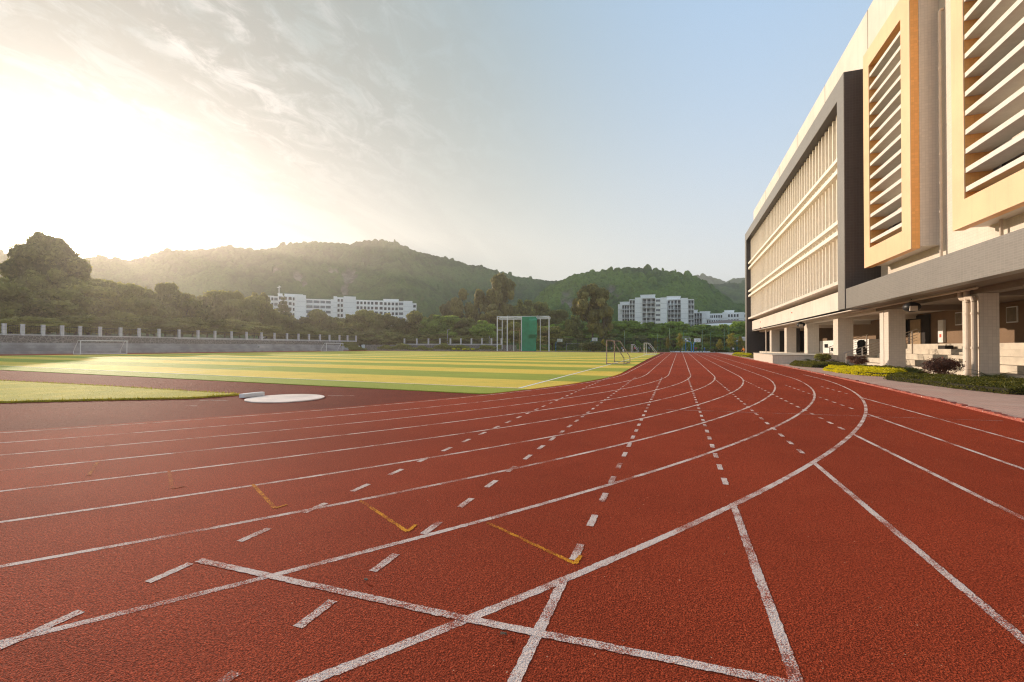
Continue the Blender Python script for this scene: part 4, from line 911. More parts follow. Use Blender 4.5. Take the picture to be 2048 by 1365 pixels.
# ------------------------------------------------------------------ goals
def goal(c, open_dir, w, h, depth, m, lab, r=0.05, base_ext=0.0, group='portable goals on the pitch'):
    """open_dir: unit x direction in which the mouth looks; posts along Y"""
    t = thing('football_goal', lab, 'goal', (c[0], c[1], 0), group=group); s = -open_dir
    A, B = (c[0], c[1] - w / 2), (c[0], c[1] + w / 2)
    for P in (A, B):
        part(MB().bar((P[0], P[1], 0.004), (P[0], P[1], h), r, 8), 'post', m, t)
        part(MB().bar((P[0] + s * .35 * depth, P[1], h), (P[0] + s * depth, P[1], 0.55), r * .8, 6).bar((P[0], P[1], h), (P[0] + s * .35 * depth, P[1], h), r * .8, 6).bar((P[0] + s * depth, P[1], .55), (P[0] + s * depth, P[1], .05), r * .8, 6), 'back_stay', m, t)
        part(MB().bar((P[0], P[1], .05), (P[0] + s * (depth + base_ext), P[1], .05), r * .8, 6), 'base_bar', m, t)
    part(MB().bar((c[0], c[1] - w / 2 - r, h), (c[0], c[1] + w / 2 + r, h), r, 8), 'crossbar', m, t)
    part(MB().bar((c[0] + s * depth, c[1] - w / 2, .05), (c[0] + s * depth, c[1] + w / 2, .05), r * .8, 6), 'rear_bar', m, t)
    return t
goal((-5.85, 43.7), -1, 5.4, 2.12, 1.5, M_rust, 'rusty white goal with bare frame standing on the near right touchline', 0.05)
M_goalw = simple('white_goal_paint', (0.75, 0.74, 0.70), 0.4, var=0.08)
goal((-6.0, 96.0), -1, 6.5, 2.3, 2.0, M_goalw, 'white goal on the right touchline near the far corner of the pitch', 0.055)
goal((-12.0, 134), -1, 4.5, 2.2, 1.6, M_goalw, 'small pale goal standing on the red strip behind the pitch end', 0.06)
goal((-95.5, 51.9), 1, 7.0, 2.35, 1.9, M_goalw, 'white goal in front of the terrace at the left', 0.07, group='goals on the far touchline')
goal((-95.5, 110.0), 1, 7.0, 2.35, 1.9, M_goalw, 'white goal on the far touchline near the end of the terrace', 0.08, group='goals on the far touchline')

# ------------------------------------------------------------------ climbing frame
cf = thing('climbing_frame', 'tall white steel climbing frame with a green climbing wall behind the pitch end', 'climbing frame', (-47, 142, 0))
Yf = 140.6; xs_ = [float(PY(x, 660, Yf)[0]) for x in (994.5, 1000, 1014.5, 1023.5, 1043, 1074, 1077, 1098)]; top = 11.4
def bar(a, b, r=.12, m=None, nm='steel_post'): part(MB().bar(a, b, r, 6), nm, m or M_white, cf)
for x, dy, zt_ in ((xs_[0], 0, top), (xs_[1], 2, top - .9), (xs_[2], 0, top + .15), (xs_[3], 2, top - .6), (xs_[4], 0, top), (xs_[6], 2, top - .7), (xs_[7], 0, top - .2)): bar((x, Yf + dy, 0.03), (x, Yf + dy, zt_), .16 if dy == 0 else .12)
for (a, b) in (((xs_[0], Yf, top), (xs_[7], Yf, top - .2)), ((xs_[0], Yf, top - .7), (xs_[7], Yf, top - 1.0)), ((xs_[0], Yf + 2, top - .9), (xs_[7], Yf + 2, top - .9)), ((xs_[0], Yf + 2, top - .3), (xs_[7], Yf + 2, top - .5)), ((xs_[0], Yf, top), (xs_[1], Yf + 2, top - .3)), ((xs_[0], Yf, 7.0), (xs_[1], Yf + 2, 7.0)), ((xs_[7], Yf, top - .2), (xs_[7], Yf + 2, top - .5)), ((xs_[0], Yf, top - .1), (xs_[3], Yf + 2, top - .3)), ((xs_[2], Yf, top), (xs_[4], Yf + 2, top - .3)), ((xs_[5], Yf, top - .1), (xs_[7], Yf + 2, top - .4))): bar(a, b, .10, nm='top_beam')
xg0, xg1 = xs_[4] + .25, float(PY(1072, 660, Yf)[0])
gw = part(MB().box(xg0, xg1, Yf - .25, Yf + .25, .05, 11.2), 'climbing_wall', M_climb, cf)
xo = (xg0 + xg1) / 2
o = MB().add([(xo, Yf - .26, 4.2), (xg1 + .4, Yf - .26, 4.2), (xg1 + .4, Yf - .26, 10.7), (xo, Yf - .26, 10.7), (xo + .25, Yf - 1.5, 5.4), (xg1 + .6, Yf - 1.5, 5.4), (xg1 + .6, Yf - 1.2, 9.9), (xo + .25, Yf - 1.2, 9.9)], [(0, 1, 5, 4), (1, 2, 6, 5), (2, 3, 7, 6), (3, 0, 4, 7), (4, 5, 6, 7)]).build('overhang', M_climb)
o.data.transform(Matrix.Translation(-Vector(cf.location))); o.parent = gw
part(MB().bar((float(PY(1012, 660, Yf)[0]), Yf + 1, 0), (float(PY(1012, 660, Yf)[0]), Yf + 1, 7.3), .09), 'inner_post', M_white, cf)
part(MB().bar((xs_[2], Yf + 1, 5.7), (xs_[3] - .2, Yf + 1, 7.2), .07).bar((xs_[3], Yf + 1, 6.9), (xs_[4], Yf + 1, 6.7), .07).bar((xs_[3] + 1, Yf + 1, 7.3), (xs_[4], Yf + 1, 7.3), .07).bar((float(PY(1037, 660, Yf)[0]), Yf + 1, 0), (float(PY(1037, 660, Yf)[0]), Yf + 1, 7.2), .08).bar((xs_[3], Yf + 1, 3.6), (xs_[4], Yf + 1, 3.6), .07), 'timber_beams', M_wood, cf)
rg = MB(); x0, x1 = float(PY(1083, 660, Yf)[0]), float(PY(1091.5, 660, Yf)[0])
for z in (7.8, 6.2, 4.8, 3.4, 2.3, 1.1): rg.bar((x0, Yf + .5, z), (x1, Yf + .5, z), .07)
rg.bar((x0, Yf + .5, .03), (x0, Yf + .5, 8), .02).bar((x1, Yf + .5, .03), (x1, Yf + .5, 8), .02)
part(rg, 'rope_ladder', M_wood, cf)
pb = thing('pull_up_bar', 'pale low horizontal bar frame behind the mesh fence', 'exercise bar', (-27, 147, 0))
xa, xb = float(PY(1133, 690, 147)[0]), float(PY(1163, 690, 147)[0])
part(MB().bar((xa, 147, 2.5), (xb, 147, 2.5), .07), 'bar', M_copi, pb)
for x in (xa, xb): part(MB().bar((x, 147, 0.03), (x, 147, 2.5), .06), 'post', M_copi, pb)

# ------------------------------------------------------------------ basketball hoops and lamp posts
def hoop(px, py_board, Y, side, board, lab, bw=1.8, pole=True):
    """px: pole column, side: +1 board to the right"""
    P = PY(px, 695, Y); x = float(P[0]); B = PY(py_board[0], py_board[1], Y); bx, bz = float(B[0]), float(B[2])
    t = thing('basketball_hoop', lab, 'basketball hoop', (x, Y, 0.04), group='basketball hoops on the courts')
    if pole:
        zz = bz - .35
        part(MB().tube([(x, Y, .05), (x, Y, zz - 1.0), (x + side * .12, Y, zz - .45), (x + side * .5, Y, zz - .08), (x + side * 1.0, Y, zz), (bx - side * .1, Y, zz)], .13, 8), 'curved_post', M_bluepost, t)
    if board == 'solid':
        b = part(MB().box(bx - bw / 2, bx + bw / 2, Y - .55, Y - .5, bz - .55, bz + .55), 'backboard', M_white, t)
        part(MB().box(bx - .3, bx + .3, Y - .57, Y - .551, bz - .3, bz - .26).box(bx - .3, bx + .3, Y - .57, Y - .551, bz + .1, bz + .14).box(bx - .3, bx - .26, Y - .57, Y - .551, bz - .259, bz + .099).box(bx + .26, bx + .3, Y - .57, Y - .551, bz - .259, bz + .099), 'target_square', M_iron, t)
    else:
        mb = MB()
        for a, b_ in (((-1, -1), (1, -1)), ((1, -1), (1, 1)), ((1, 1), (-1, 1)), ((-1, 1), (-1, -1))): mb.bar((bx + a[0] * bw / 2, Y - .5, bz + a[1] * .52), (bx + b_[0] * bw / 2, Y - .5, bz + b_[1] * .52), .06, 5)
        part(mb, 'board_frame', M_copi, t)
        part(MB().box(bx - .25, bx + .25, Y - .52, Y - .48, bz - .4, bz), 'target_panel', M_white, t)
        if not pole: part(MB().bar((bx, Y, .05), (bx, Y, bz), .12), 'post', M_bluepost, t)
    ring = [(bx + .23 * math.cos(a), Y - .85 + .23 * math.sin(a), bz - .42) for a in np.linspace(0, 2 * math.pi, 13)]
    part(MB().tube(ring, .02, 4, cap=False), 'rim', simple('orange_rim', (0.6, 0.12, 0.03)), t)
hoop(1111.5, (1120.5, 681), 150, 1, 'solid', 'blue hoop with white backboard right of the climbing frame')
hoop(1180.5, (1190, 679.5), 150, 1, 'solid', 'blue hoop with white backboard left of the rusty goal')
hoop(1387.2, (1394.5, 681), 146, 1, 'solid', 'blue hoop with solid white backboard, right one of the twin posts')
hoop(1382.5, (1374.5, 680.5), 147, -1, 'frame', 'blue hoop with open framed backboard, left one of the twin posts')
hoop(1371, (1371.5, 677.5), 163, -1, 'frame', 'farther hoop with open framed backboard behind the twin posts', 2.2, False)
hoop(1475, (1474, 680.5), 146, 1, 'frame', 'hoop with open framed backboard between the young trees near the school', 2.2, False)
hoop(1496, (1488.5, 678), 143.5, -1, 'solid', 'hoop with white backboard peeking out beside the shade-darkened end wall')
def lamp_post(px, top, Y, lab, m=None, head=True, group='green posts around the courts'):
    P = PY(px, top, Y); x, z = float(P[0]), float(P[2]); t = thing('lamp_post', lab, 'lamp post', (x, Y, 0.03), group=group)
    part(MB().tube([(x, Y, .04), (x, Y, z * .5), (x, Y, z)], [.13, .11, .08], 7), 'pole', m or M_greenpost, t)
    if head: part(MB().bar((x - .1, Y, z), (x + .7, Y, z + .15), .05).box(x + .45, x + 1.0, Y - .15, Y + .15, z + .1, z + .22), 'lamp_head', m or M_greenpost, t)
for i, (px, top, Y, hd) in enumerate([(1249, 661, 152, False), (1315, 668, 152, False), (1339.5, 657, 150, False), (1367.5, 663, 165, True), (1404.5, 660, 144, True), (1421, 665, 158, True), (1448.5, 658, 144, False), (1457.5, 651, 150, False)]):
    lamp_post(px, top, Y, 'slim green post at the courts, %s from the left' % ORD[i], head=hd)
P_ = lamp_post(1437.5, 655, 205, 'white street lamp with a double head before the round roofed hall', M_white, True, 'white street lamps')
lamp_post(895, 660, 150, 'slim pale lamp post among the trees behind the far pillared fence', M_copi, True, 'pale lamps behind the far fence')
lamp_post(978.5, 672, 150, 'short pale lamp post left of the climbing frame', M_copi, False, 'pale lamps behind the far fence')

# ------------------------------------------------------------------ distant buildings
def campus(name, label, D, secs, fh, mast=None):
    """one building made of sections that stand side by side between photo columns"""
    m0 = PD((secs[0][0] + secs[-1][1]) / 2, 690, D); t = thing(name, label, 'building', (float(m0[0]), float(m0[1]), 0.0))
    for (p0, p1, top, kind, fl, cols, dD, dep) in secs:
        A = PD(p0, top, D + dD); B = PD(p1, top, D + dD); z1 = float(A[2]); a, b = A[:2], B[:2]; L_ = np.linalg.norm(b - a); u = (b - a) / L_; v = np.array([-u[1], u[0]]); v = v if np.dot(v, a) > 0 else -v; c = (a + b) / 2
        if kind == 'box':                                  # roof box: fl = height below its top
            part(MB().rbox(c + v * dep / 2, u, v, L_, dep, z1 - fl, z1).rbox(c + v * dep / 2, u, v, L_ + .5, dep + .5, z1, z1 + .25), 'stair_tower', M_dormw, t); continue
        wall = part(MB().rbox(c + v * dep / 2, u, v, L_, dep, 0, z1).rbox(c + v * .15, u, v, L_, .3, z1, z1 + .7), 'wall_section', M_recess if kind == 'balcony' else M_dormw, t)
        if kind == 'blank':
            for f in range(1, 7):
                z = z1 - f * fh
                if z > 1: part(MB().rbox(c - v * .03, u, v, L_ * .995, .05, z, z + .09), 'joint_line', M_recess, t)
            continue
        for f in range(fl):
            z = z1 - (f + 1) * fh + .5
            for k in range(cols):
                q = a + u * L_ * (k + .5) / cols; ww = L_ / cols; kk = random.random()
                if kind == 'window': part(MB().rbox(q - v * .03, u, v, ww * .62, .08, z + .6, z + fh - .9), 'window', M_pane, t)
                elif kind == 'ribbon': part(MB().rbox(q - v * .03, u, v, ww * .88, .08, z + .9, z + fh - .7), 'window', M_pane2, t)
                else: part(MB().rbox(q + u * ww * (.12 if kk > .5 else -.12) - v * .03, u, v, ww * .5, .08, z, z + fh - .7), 'balcony_door', M_pane, t)
            if kind == 'balcony':
                part(MB().rbox(c - v * .75, u, v, L_, 1.4, z - .32, z - .10).rbox(c - v * 1.44, u, v, L_, .10, z + .55, z + .68), 'balcony_slab', M_dormw, t)
                br_ = MB()
                for x_ in np.arange(0.15, L_, 0.35): q = a + u * x_ - v * 1.44; br_.rbox(q, u, v, .07, .06, z - .1, z + .549)
                part(br_, 'balustrade', M_dormw, t)
        if kind == 'balcony':
            zb = max(0.5, z1 - fl * fh)
            for k in range(cols + 1): q = a + u * L_ * min(.985, max(.015, k / cols)) - v * .72; part(MB().rbox(q, u, v, .28, 1.3, zb, z1 + .3), 'balcony_divider', M_dormw, t)
            part(MB().rbox(c - v * .7, u, v, L_ + .1, 1.6, z1 + .301, z1 + .75), 'roof_slab', M_dormw, t)
    return t
M_pane2 = simple('grey_window_pane', (0.22, 0.23, 0.24), 0.3, var=0.3, scale=0.5)
D1 = 330
campus('dormitory', 'long white dormitory complex below the big hill with a mast on its left block', D1, [
    (518, 524, 603, 'blank', 0, 0, 4, 10), (521, 548, 593, 'window', 4, 4, 0, 14), (556, 605, 588, 'box', 6, 0, 6, 9), (548, 556, 595, 'ribbon', 4, 1, 2, 10), (556, 585, 592, 'window', 4, 3, 0, 14), (585, 590, 594, 'window', 4, 1, -3, 14), (590, 612, 592, 'blank', 0, 0, -8, 16),
    (612, 640, 600, 'ribbon', 4, 2, 6, 12), (640, 662, 601, 'ribbon', 4, 2, 6, 12), (662, 667, 601, 'blank', 0, 0, 5, 12), (667, 674, 595, 'blank', 0, 0, -4, 14), (674, 687, 597, 'window', 4, 2, -1, 14), (687, 712, 595, 'blank', 0, 0, -9, 16),
    (712, 748, 602, 'window', 4, 5, 4, 12), (748, 767, 603, 'window', 4, 2, 5, 12), (767, 797, 599, 'box', 6, 0, 4, 9), (767, 797, 604, 'window', 4, 4, -1, 14), (797, 807, 605, 'ribbon', 4, 1, -3, 14), (807, 825, 604, 'blank', 0, 0, -6, 14), (825, 833, 609, 'window', 4, 1, 1, 12)], 3.4)
P = PD(558, 589, D1 + 2); ms_ = thing('roof_mast', 'thin white mast with crossed arms on the roof of the left dormitory block', 'mast', (P[0], P[1], P[2] - .2))
part(MB().bar((P[0], P[1], P[2] - 1.5), (P[0], P[1], P[2] + 5.6), .22, 6), 'pole', M_dormw, ms_); part(MB().bar((P[0] - 1.8, P[1], P[2] + 4.6), (P[0] + 1.8, P[1], P[2] + 4.6), .13, 5).bar((P[0] - 1.2, P[1], P[2] + 4.2), (P[0] + 1.2, P[1], P[2] + 5.0), .11, 5), 'cross_arms', M_dormw, ms_)
D2 = 290
campus('apartment_tower', 'tallest white apartment tower with balconies and a blank end wall beside the eucalyptus', D2, [
    (1236, 1244, 611, 'blank', 0, 0, 18, 10), (1240, 1259, 605, 'box', 5, 0, 16, 8), (1244, 1259, 612, 'balcony', 6, 3, 14, 12), (1259, 1270, 602, 'balcony', 7, 2, 4, 14), (1270, 1284, 598, 'blank', 0, 0, 0, 16), (1281, 1310, 591, 'box', 8, 0, 2, 8), (1284, 1311, 599, 'balcony', 7, 3, 0, 14), (1311, 1321, 599, 'ribbon', 7, 1, -4, 14), (1321, 1334, 598, 'blank', 0, 0, -8, 16)], 2.85)
campus('apartment_tower', 'second white apartment tower right of the tallest one with a square roof box', D2 + 4, [
    (1334, 1361, 594, 'box', 8, 0, 2, 8), (1335, 1362, 602, 'balcony', 7, 4, 2, 14), (1362, 1376, 599, 'blank', 0, 0, -7, 16), (1376, 1388, 602, 'balcony', 7, 2, -3, 14)], 2.85)
campus('apartment_row', 'low white apartment row with balconies between the towers and the school', D2 + 25, [
    (1388, 1395, 621, 'box', 6, 0, 6, 8), (1388, 1404, 628, 'balcony', 4, 3, 0, 12), (1404, 1413, 627, 'blank', 0, 0, -6, 12), (1400, 1420, 624, 'box', 5, 0, 5, 8), (1413, 1445, 630, 'window', 4, 7, 6, 12), (1445, 1455, 627, 'blank', 0, 0, -2, 12), (1449, 1468, 622, 'box', 6, 0, 6, 8), (1455, 1478, 628, 'window', 4, 4, 2, 12), (1478, 1488, 627, 'blank', 0, 0, -4, 12), (1488, 1520, 628, 'window', 4, 5, 3, 12)], 3.2)
campus('distant_house', 'small white block half hidden at the far left foot of the hill', 420, [(4, 20, 556, 'window', 4, 3, 0, 10)], 3.3)
# round roofed hall
P = PD(1460, 650, 260); rh = thing('round_roofed_hall', 'round roofed hall with a brown dome and white rim behind the green belt', 'hall', (P[0], P[1], 0))
part(MB().lathe([(0, 15.6), (5, 15.2), (12, 13.8), (15, 13.2)], (P[0], P[1], 0), 32), 'dome_roof', M_roofb, rh, True)
part(MB().lathe([(15.2, 13.1), (17.5, 12.6), (17.6, 11.6), (15, 11.5)], (P[0], P[1], 0), 32), 'white_rim', M_dormw, rh, True)
part(MB().lathe([(14, 0), (14, 11.6)], (P[0], P[1], 0), 32), 'drum', M_pane, rh, True)

# ------------------------------------------------------------------ hills
def vnoise(x, y, seed):
    xi, yi = np.floor(x).astype(int), np.floor(y).astype(int); xf, yf = x - xi, y - yi; u, v = xf * xf * (3 - 2 * xf), yf * yf * (3 - 2 * yf)
    def h(a, b):
        n = (a * 374761393 + b * 668265263 + seed * 1442695041) & 0x7fffffff; n = ((n ^ (n >> 13)) * 1274126177) & 0x7fffffff; return ((n ^ (n >> 16)) & 0xffff) / 65535.0
    return (h(xi, yi) * (1 - u) + h(xi + 1, yi) * u) * (1 - v) + (h(xi, yi + 1) * (1 - u) + h(xi + 1, yi + 1) * u) * v
def worley(x, y, cell, seed):
    x = x / cell; y = y / cell; xi, yi = np.floor(x).astype(int), np.floor(y).astype(int); best = np.full(x.shape, 9.0); idv = np.zeros(x.shape)
    for dx in (-1, 0, 1):
        for dy in (-1, 0, 1):
            a, b = xi + dx, yi + dy
            def h(s):
                n = (a * 374761393 + b * 668265263 + (seed + s) * 1442695041) & 0x7fffffff; n = ((n ^ (n >> 13)) * 1274126177) & 0x7fffffff; return ((n ^ (n >> 16)) & 0xffff) / 65535.0
            d = (x - a - h(1)) ** 2 + (y - b - h(2)) ** 2; m = d < best; best = np.where(m, d, best); idv = np.where(m, h(3), idv)
    return best, idv
def hill(name, prof, D, foot, back, na, nr, cell, crown, mat, scars=(), seed=1, ridge_amp=0.25, Dvar=0.1):
    xs = np.array([p[0] for p in prof], float); yt = np.array([p[1] for p in prof], float)
    px = np.linspace(xs[0], xs[-1], na); py = np.interp(px, xs, yt)
    rays = np.array([np.array(ray(a, b)) for a, b in zip(px, py)]); hor = np.hypot(rays[:, 0], rays[:, 1]); el = rays[:, 2] / hor; ux, uy = rays[:, 0] / hor, rays[:, 1] / hor
    Dr = D * (1 + Dvar * (vnoise(px / 260, px * 0 + 3.3, seed) - .5) * 2); Hr = CAM_H + el * Dr - crown * .55
    t = np.linspace(0, 1, nr); rr = foot + (Dr[:, None] - foot) * t[None, :] ** .9
    nb_ = 14; tb_ = np.linspace(0, 1, nb_ + 1)[1:]; rb_ = Dr[:, None] + back * tb_[None, :]; rr = np.concatenate([rr, rb_], 1)
    X = ux[:, None] * rr; Y = uy[:, None] * rr
    s = (rr - foot) / (Dr[:, None] - foot); prf = np.where(s <= 1, np.clip(s, 0, 1) ** 1.25, np.clip(1 - (rr - Dr[:, None]) / (back * 1.0), 0, 1))
    Z = Hr[:, None] * prf
    sp = vnoise(X / 120 + Y / 300, Y / 260, seed + 5) * .6 + vnoise(X / 45, Y / 60, seed + 6) * .3 + vnoise(X / 20, Y / 20, seed + 7) * .12
    Z -= Hr[:, None] * ridge_amp * sp * np.sin(np.pi * np.clip(s, 0, 1)) ** .8
    b, idv = worley(X, Y, cell, seed + 9); b2, id2 = worley(X, Y, cell * .42, seed + 13)
    bare = np.zeros_like(Z)
    for (sx, sy, rx, ry) in scars:
        # a scar is placed on the slope where the sight line of that column meets it
        el_s = np.array([np.array(ray(sx, q))[2] / math.hypot(*np.array(ray(sx, q))[:2]) for q in (sy,)])[0]
        elev = (Z - CAM_H) / rr; d = ((px[:, None] - sx) / rx) ** 2 + ((elev - el_s) * F_PX / ry) ** 2 + (vnoise(X / 14, Y / 14, seed + 20) - .5) * 2.2 + (vnoise(X / 5, Y / 5, seed + 21) - .5) * 1.8
        bare = np.maximum(bare, np.clip(1.3 - d, 0, 1) * (s < 1))
    Z += (crown * (1 - np.clip(b, 0, 1)) * (.45 + .8 * idv + 0.45 * (idv > .88)) * (.6 + .8 * vnoise(X / 70, Y / 70, seed + 31)) + crown * .35 * (1 - np.clip(b2, 0, 1))) * (1 - bare * .9) * (s > 0.01)
    Z = np.where(s > .999, np.maximum(Z, -5), Z); Z[:, -1] = -3; Z[:, 0] = -1
    A, B = X.shape; V = np.stack([X, Y, Z], -1).reshape(-1, 3); i = np.arange(A * B).reshape(A, B); f = np.stack([i[:-1, :-1], i[1:, :-1], i[1:, 1:], i[:-1, 1:]], -1).reshape(-1, 4)[:, ::-1]
    me = bpy.data.meshes.new(name); me.vertices.add(len(V)); me.vertices.foreach_set('co', V.astype(np.float32).ravel()); me.loops.add(f.size); me.loops.foreach_set('vertex_index', f.astype(np.int32).ravel()); me.polygons.add(len(f))
    me.polygons.foreach_set('loop_start', np.arange(0, f.size, 4, dtype=np.int32)); me.polygons.foreach_set('loop_total', np.full(len(f), 4, dtype=np.int32)); me.update(calc_edges=True)
    for nm, q in (('crown_id', idv * .65 + id2 * .35), ('bare', bare)): at = me.attributes.new(nm, 'FLOAT', 'POINT'); at.data.foreach_set('value', q.astype(np.float32).ravel())
    me.materials.append(mat); o = bpy.data.objects.new(name, me); COL.objects.link(o); o['kind'] = 'structure'; return o
def forest_mat(name, a, b):
    n = NT(name, 0.9, 0.1); at = n.node('ShaderNodeAttribute', attribute_name='crown_id'); br = n.node('ShaderNodeAttribute', attribute_name='bare')
    s = n.noise(0.35, 4, 0.7); l = n.noise(0.012, 4, 0.6); rk = n.noise(0.12, 6, 0.7)
    c = n.mix(at.outputs['Fac'], a, b); c = n.mix(n.math('MULTIPLY', n.ramp(l, .42, .62), .7), c, (b[0] * 1.5, b[1] * 1.35, b[2] * 1.1)); c = n.mix(n.math('MULTIPLY', n.ramp(s, .45, .7), .6), c, mul(a, .5))
    rc = n.mix(n.ramp(rk, .35, .65), (0.10, 0.09, 0.065), (0.26, 0.22, 0.16)); n.color(n.mix(br.outputs['Fac'], c, rc)); n.bump(s, 1.0, 2.0); return n.m
M_for1 = forest_mat('forest_canopy', (0.016, 0.042, 0.014), (0.075, 0.14, 0.038))
M_for2 = forest_mat('bright_forest_canopy', (0.022, 0.052, 0.014), (0.12, 0.19, 0.038))
hill('hills', [(-400, 470), (-200, 500), (-60, 512), (0, 508), (25, 510), (45, 520), (90, 524), (130, 520), (160, 517), (200, 516), (232, 519), (256, 523), (290, 516), (320, 507), (350, 502), (400, 501), (440, 496), (462, 495), (500, 500), (527, 503), (545, 497), (570, 491), (610, 487), (650, 486), (680, 489), (702, 491), (712, 487), (730, 483), (748, 481), (770, 484), (795, 489), (830, 503), (855, 509), (880, 514), (905, 521), (935, 530), (965, 534), (1000, 546), (1040, 556), (1080, 561), (1120, 563), (1160, 572), (1220, 590)],
     820, 330, 300, 1400, 360, 7.5, 4.6, M_for1, scars=[(596, 556, 7, 8), (610, 572, 5, 6), (700, 556, 13, 18), (668, 545, 12, 5), (692, 585, 7, 8), (552, 545, 4, 6)], seed=3, ridge_amp=.5)
hill('right_hill', [(1030, 640), (1070, 600), (1100, 572), (1125, 562), (1150, 551), (1175, 547), (1205, 543), (1240, 539), (1278, 537), (1305, 541), (1340, 546), (1372, 551), (1398, 558), (1420, 572), (1440, 588), (1470, 606), (1520, 622), (1600, 640)],
     560, 300, 220, 1100, 320, 6.5, 4.2, M_for2, scars=[(1140, 605, 14, 18), (1222, 582, 9, 8), (1232, 600, 10, 6)], seed=8, ridge_amp=.3)
hill('far_hills', [(1300, 600), (1350, 570), (1392, 553), (1405, 552), (1425, 557), (1440, 561), (1452, 566), (1470, 559), (1492, 557), (1560, 560), (1640, 590), (1760, 620)], 1500, 900, 400, 300, 80, 16, 6, M_for1, seed=15, ridge_amp=.2)
hill('mid_hills', [(1380, 620), (1400, 580), (1430, 570), (1460, 568), (1500, 569), (1580, 580), (1700, 610)], 950, 560, 260, 260, 90, 12, 6, M_for1, seed=19, ridge_amp=.2)

# ------------------------------------------------------------------ people
def person(pos, H, rz, pose, cols, label, group='people near the courts'):
    """one continuous skinned body; clothing colours by height"""
    k = H / 1.7; skin, shirt, trous, hair = cols
    if pose == 'crouch':
        J = [(0, 0, .42), (0, .05, .70), (0, .12, .95), (0, .15, 1.05), (0, .17, 1.20), (.10, -.02, .40), (.16, .34, .46), (.15, .18, .07), (.15, .32, .04), (-.10, -.02, .40), (-.16, .34, .46), (-.15, .18, .07), (-.15, .32, .04), (.19, .10, .92), (.25, .28, .68), (.16, .45, .56), (-.19, .10, .92), (-.25, .28, .68), (-.16, .45, .56)]
    else:
        s = .16 if pose == 'walk' else .03
        J = [(0, 0, .92), (0, 0, 1.15), (0, 0, 1.38), (0, .01, 1.48), (0, .03, 1.62), (.09, 0, .90), (.10, s * .8, .50), (.10, s * 1.1, .09), (.10, s * 1.1 + .14, .04), (-.09, 0, .90), (-.10, -s * .3, .50), (-.10, -s * 1.3, .09), (-.10, -s * 1.3 + .14, .04), (.19, 0, 1.38), (.24, -s * .5, 1.12), (.24, s * .5 + .04, .88), (-.19, 0, 1.38), (-.24, s * .5, 1.12), (-.24, .04 + s * .9, .88)]
    E_ = [(0, 1), (1, 2), (2, 3), (3, 4), (0, 5), (5, 6), (6, 7), (7, 8), (0, 9), (9, 10), (10, 11), (11, 12), (2, 13), (13, 14), (14, 15), (2, 16), (16, 17), (17, 18)]
    rad_ = [.14, .13, .15, .06, .10, .10, .07, .05, .04, .10, .07, .05, .04, .07, .05, .035, .07, .05, .035]
    me = bpy.data.meshes.new('body'); me.from_pydata([(a * k, b * k, c * k) for a, b, c in J], E_, []); o = bpy.data.objects.new('body', me); COL.objects.link(o)
    o.modifiers.new('s', 'SKIN'); o.modifiers.new('d', 'SUBSURF').levels = 1
    for i, v in enumerate(me.skin_vertices[0].data): v.radius = (rad_[i] * k, rad_[i] * k * .8); v.use_root = (i == 0)
    bpy.context.view_layer.update(); dg = bpy.context.evaluated_depsgraph_get(); nm = bpy.data.meshes.new_from_object(o.evaluated_get(dg)); bpy.data.objects.remove(o)
    nm.materials.clear()
    for c in (skin, shirt, trous): nm.materials.append(c)
    zs = (.62, 1.0) if pose == 'crouch' else (.93, 1.44)
    for p_ in nm.polygons:
        z = p_.center.z / k; p_.material_index = 2 if z < zs[0] and abs(p_.center.x) < .21 * k else (1 if z < zs[1] else 0)
        if z < .08: p_.material_index = 2
        p_.use_smooth = True
    t = thing('person', label, 'person', pos, rz, group); b = bpy.data.objects.new('body', nm); COL.objects.link(b); b.parent = t
    hx = J[4]; h = MB().lathe([(.0, .13), (.07, .115), (.105, .06), (.112, .0), (.09, -.04)], (0, 0, 0), 10).build('hair', hair); h.scale = (k, k, k); h.location = (hx[0] * k, (hx[1] - .02) * k, (hx[2] + .02) * k); h.parent = t
    return t
def cloth(nm, c): return MATS.get(nm) or simple(nm, c, 0.8)
SK = cloth('skin', (0.45, 0.24, 0.15)); HR = cloth('black_hair', (0.015, 0.012, 0.01)); DKT = cloth('black_trousers', (0.02, 0.02, 0.025)); PK = cloth('pink_shirt', (0.75, 0.20, 0.20)); WH = cloth('white_shirt', (0.75, 0.73, 0.72)); BL = cloth('blue_shirt', (0.10, 0.20, 0.45)); RD = cloth('maroon_shirt', (0.35, 0.06, 0.08)); GR = cloth('grey_shirt', (0.22, 0.20, 0.20)); OR = cloth('orange_vest', (0.85, 0.30, 0.05)); LV = cloth('lavender_shirt', (0.5, 0.48, 0.7)); BR = cloth('brown_hat', (0.30, 0.17, 0.11)); TN = cloth('tan_trousers', (0.35, 0.28, 0.2)); YL = cloth('yellow_shirt', (.7, .4, .1))
def at(px, Y): return (float(PY(px, 695, Y)[0]), Y, 0.0)
person(at(1269.5, 136), 1.62, 0.4, 'walk', (SK, PK, DKT, HR), 'person in a pink shirt and black trousers walking on the red strip behind the pitch')
person(at(1302, 130), 1.9, 2.8, 'stand', (SK, DKT, DKT, HR), 'person dressed all in black standing beside the far white goal')
person(at(1246, 131), 1.5, -0.7, 'crouch', (SK, WH, WH, HR), 'person in white crouching at the pitch edge behind the rusty goal')
person(at(1223.5, 146.5), 1.6, 1.2, 'walk', (SK, WH, BL, HR), 'person in white shirt and blue trousers on the court left inside the rusty goal frame')
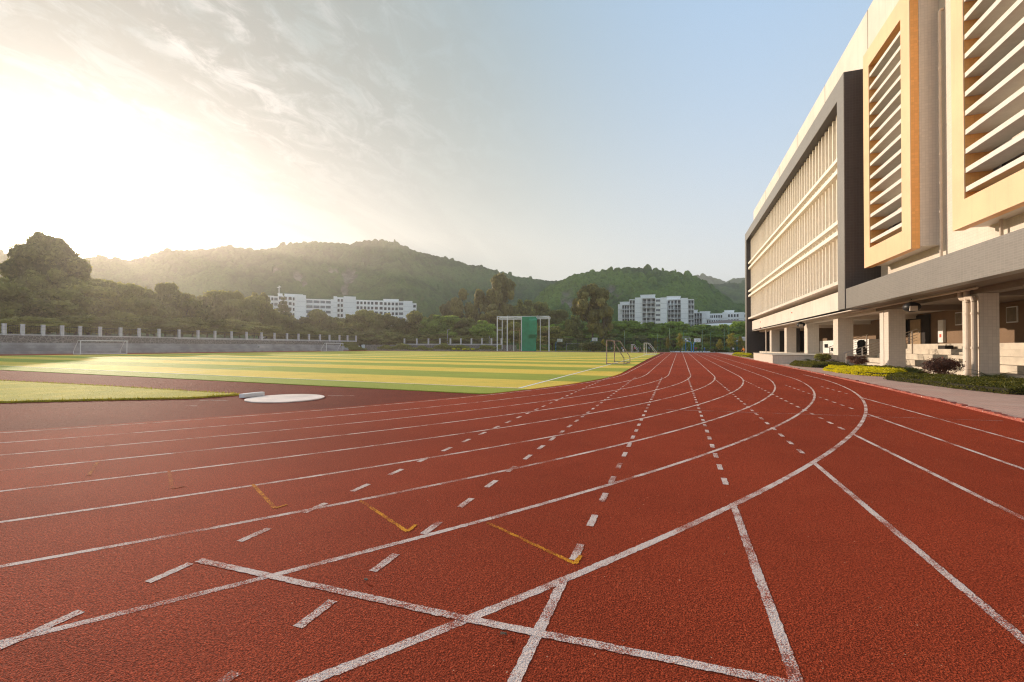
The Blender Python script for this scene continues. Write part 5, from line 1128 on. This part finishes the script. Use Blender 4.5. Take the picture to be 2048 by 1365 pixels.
person(at(1229, 148), 1.65, 2.0, 'stand', (SK, BL, DKT, HR), 'person in a blue shirt next to the white shirted one behind the rusty goal')
person(at(1244, 147), 1.6, 0.5, 'stand', (SK, LV, DKT, HR), 'person in a lavender shirt on the court right of the rusty goal')
person(at(1276.5, 140), 1.62, 1.0, 'walk', (SK, GR, DKT, HR), 'person in dark grey standing between the two small goals, left of a pair')
person(at(1281, 140.5), 1.6, -1.0, 'stand', (SK, GR, DKT, HR), 'person in dark grey standing between the two small goals, right of a pair')
person(at(1288.5, 141.5), 1.35, 0, 'stand', (SK, YL, DKT, HR), 'child in a yellow orange shirt left of the far white goal')
person(at(1390, 152), 1.65, 0, 'walk', (SK, RD, DKT, HR), 'person in a maroon shirt on the court right of the twin basketball posts')
person(at(1393.5, 154), 1.6, 1, 'stand', (SK, RD, DKT, HR), 'person in maroon standing farther back on the court')
person(at(1400, 150), 1.7, 2, 'stand', (SK, DKT, DKT, HR), 'person in black on the court left of a green lamp post')
person(at(1409, 150), 1.62, 1, 'walk', (SK, BL, BL, HR), 'person in blue on the court right of a green lamp post')
person(at(1466.5, 141), 1.6, 0, 'stand', (SK, WH, DKT, HR), 'person in a white shirt behind the young trees near the school')
gx = PX(1488.5, 700, 10.6)
person((float(gx[0]), float(gx[1]), 0.3), 1.75, 2.3, 'crouch', (SK, OR, TN, BR), 'gardener in an orange vest and brown hat crouching behind the far yellow hedge')

# ------------------------------------------------------------------ air
def haze():
    m = bpy.data.materials.new('haze_air'); m.use_nodes = True; t = m.node_tree; t.nodes.clear(); o = t.nodes.new('ShaderNodeOutputMaterial'); v = t.nodes.new('ShaderNodeVolumePrincipled')
    v.inputs['Color'].default_value = (1.0, 0.93, 0.85, 1); v.inputs['Density'].default_value = HAZE; v.inputs['Anisotropy'].default_value = 0.6
    t.links.new(v.outputs[0], o.inputs['Volume'])
    b = MB().box(-2400, 2400, -400, 2300, -30, 222); ob = b.build('haze', m); ob['kind'] = 'stuff'
    return ob
HAZE = 0.00035
haze()
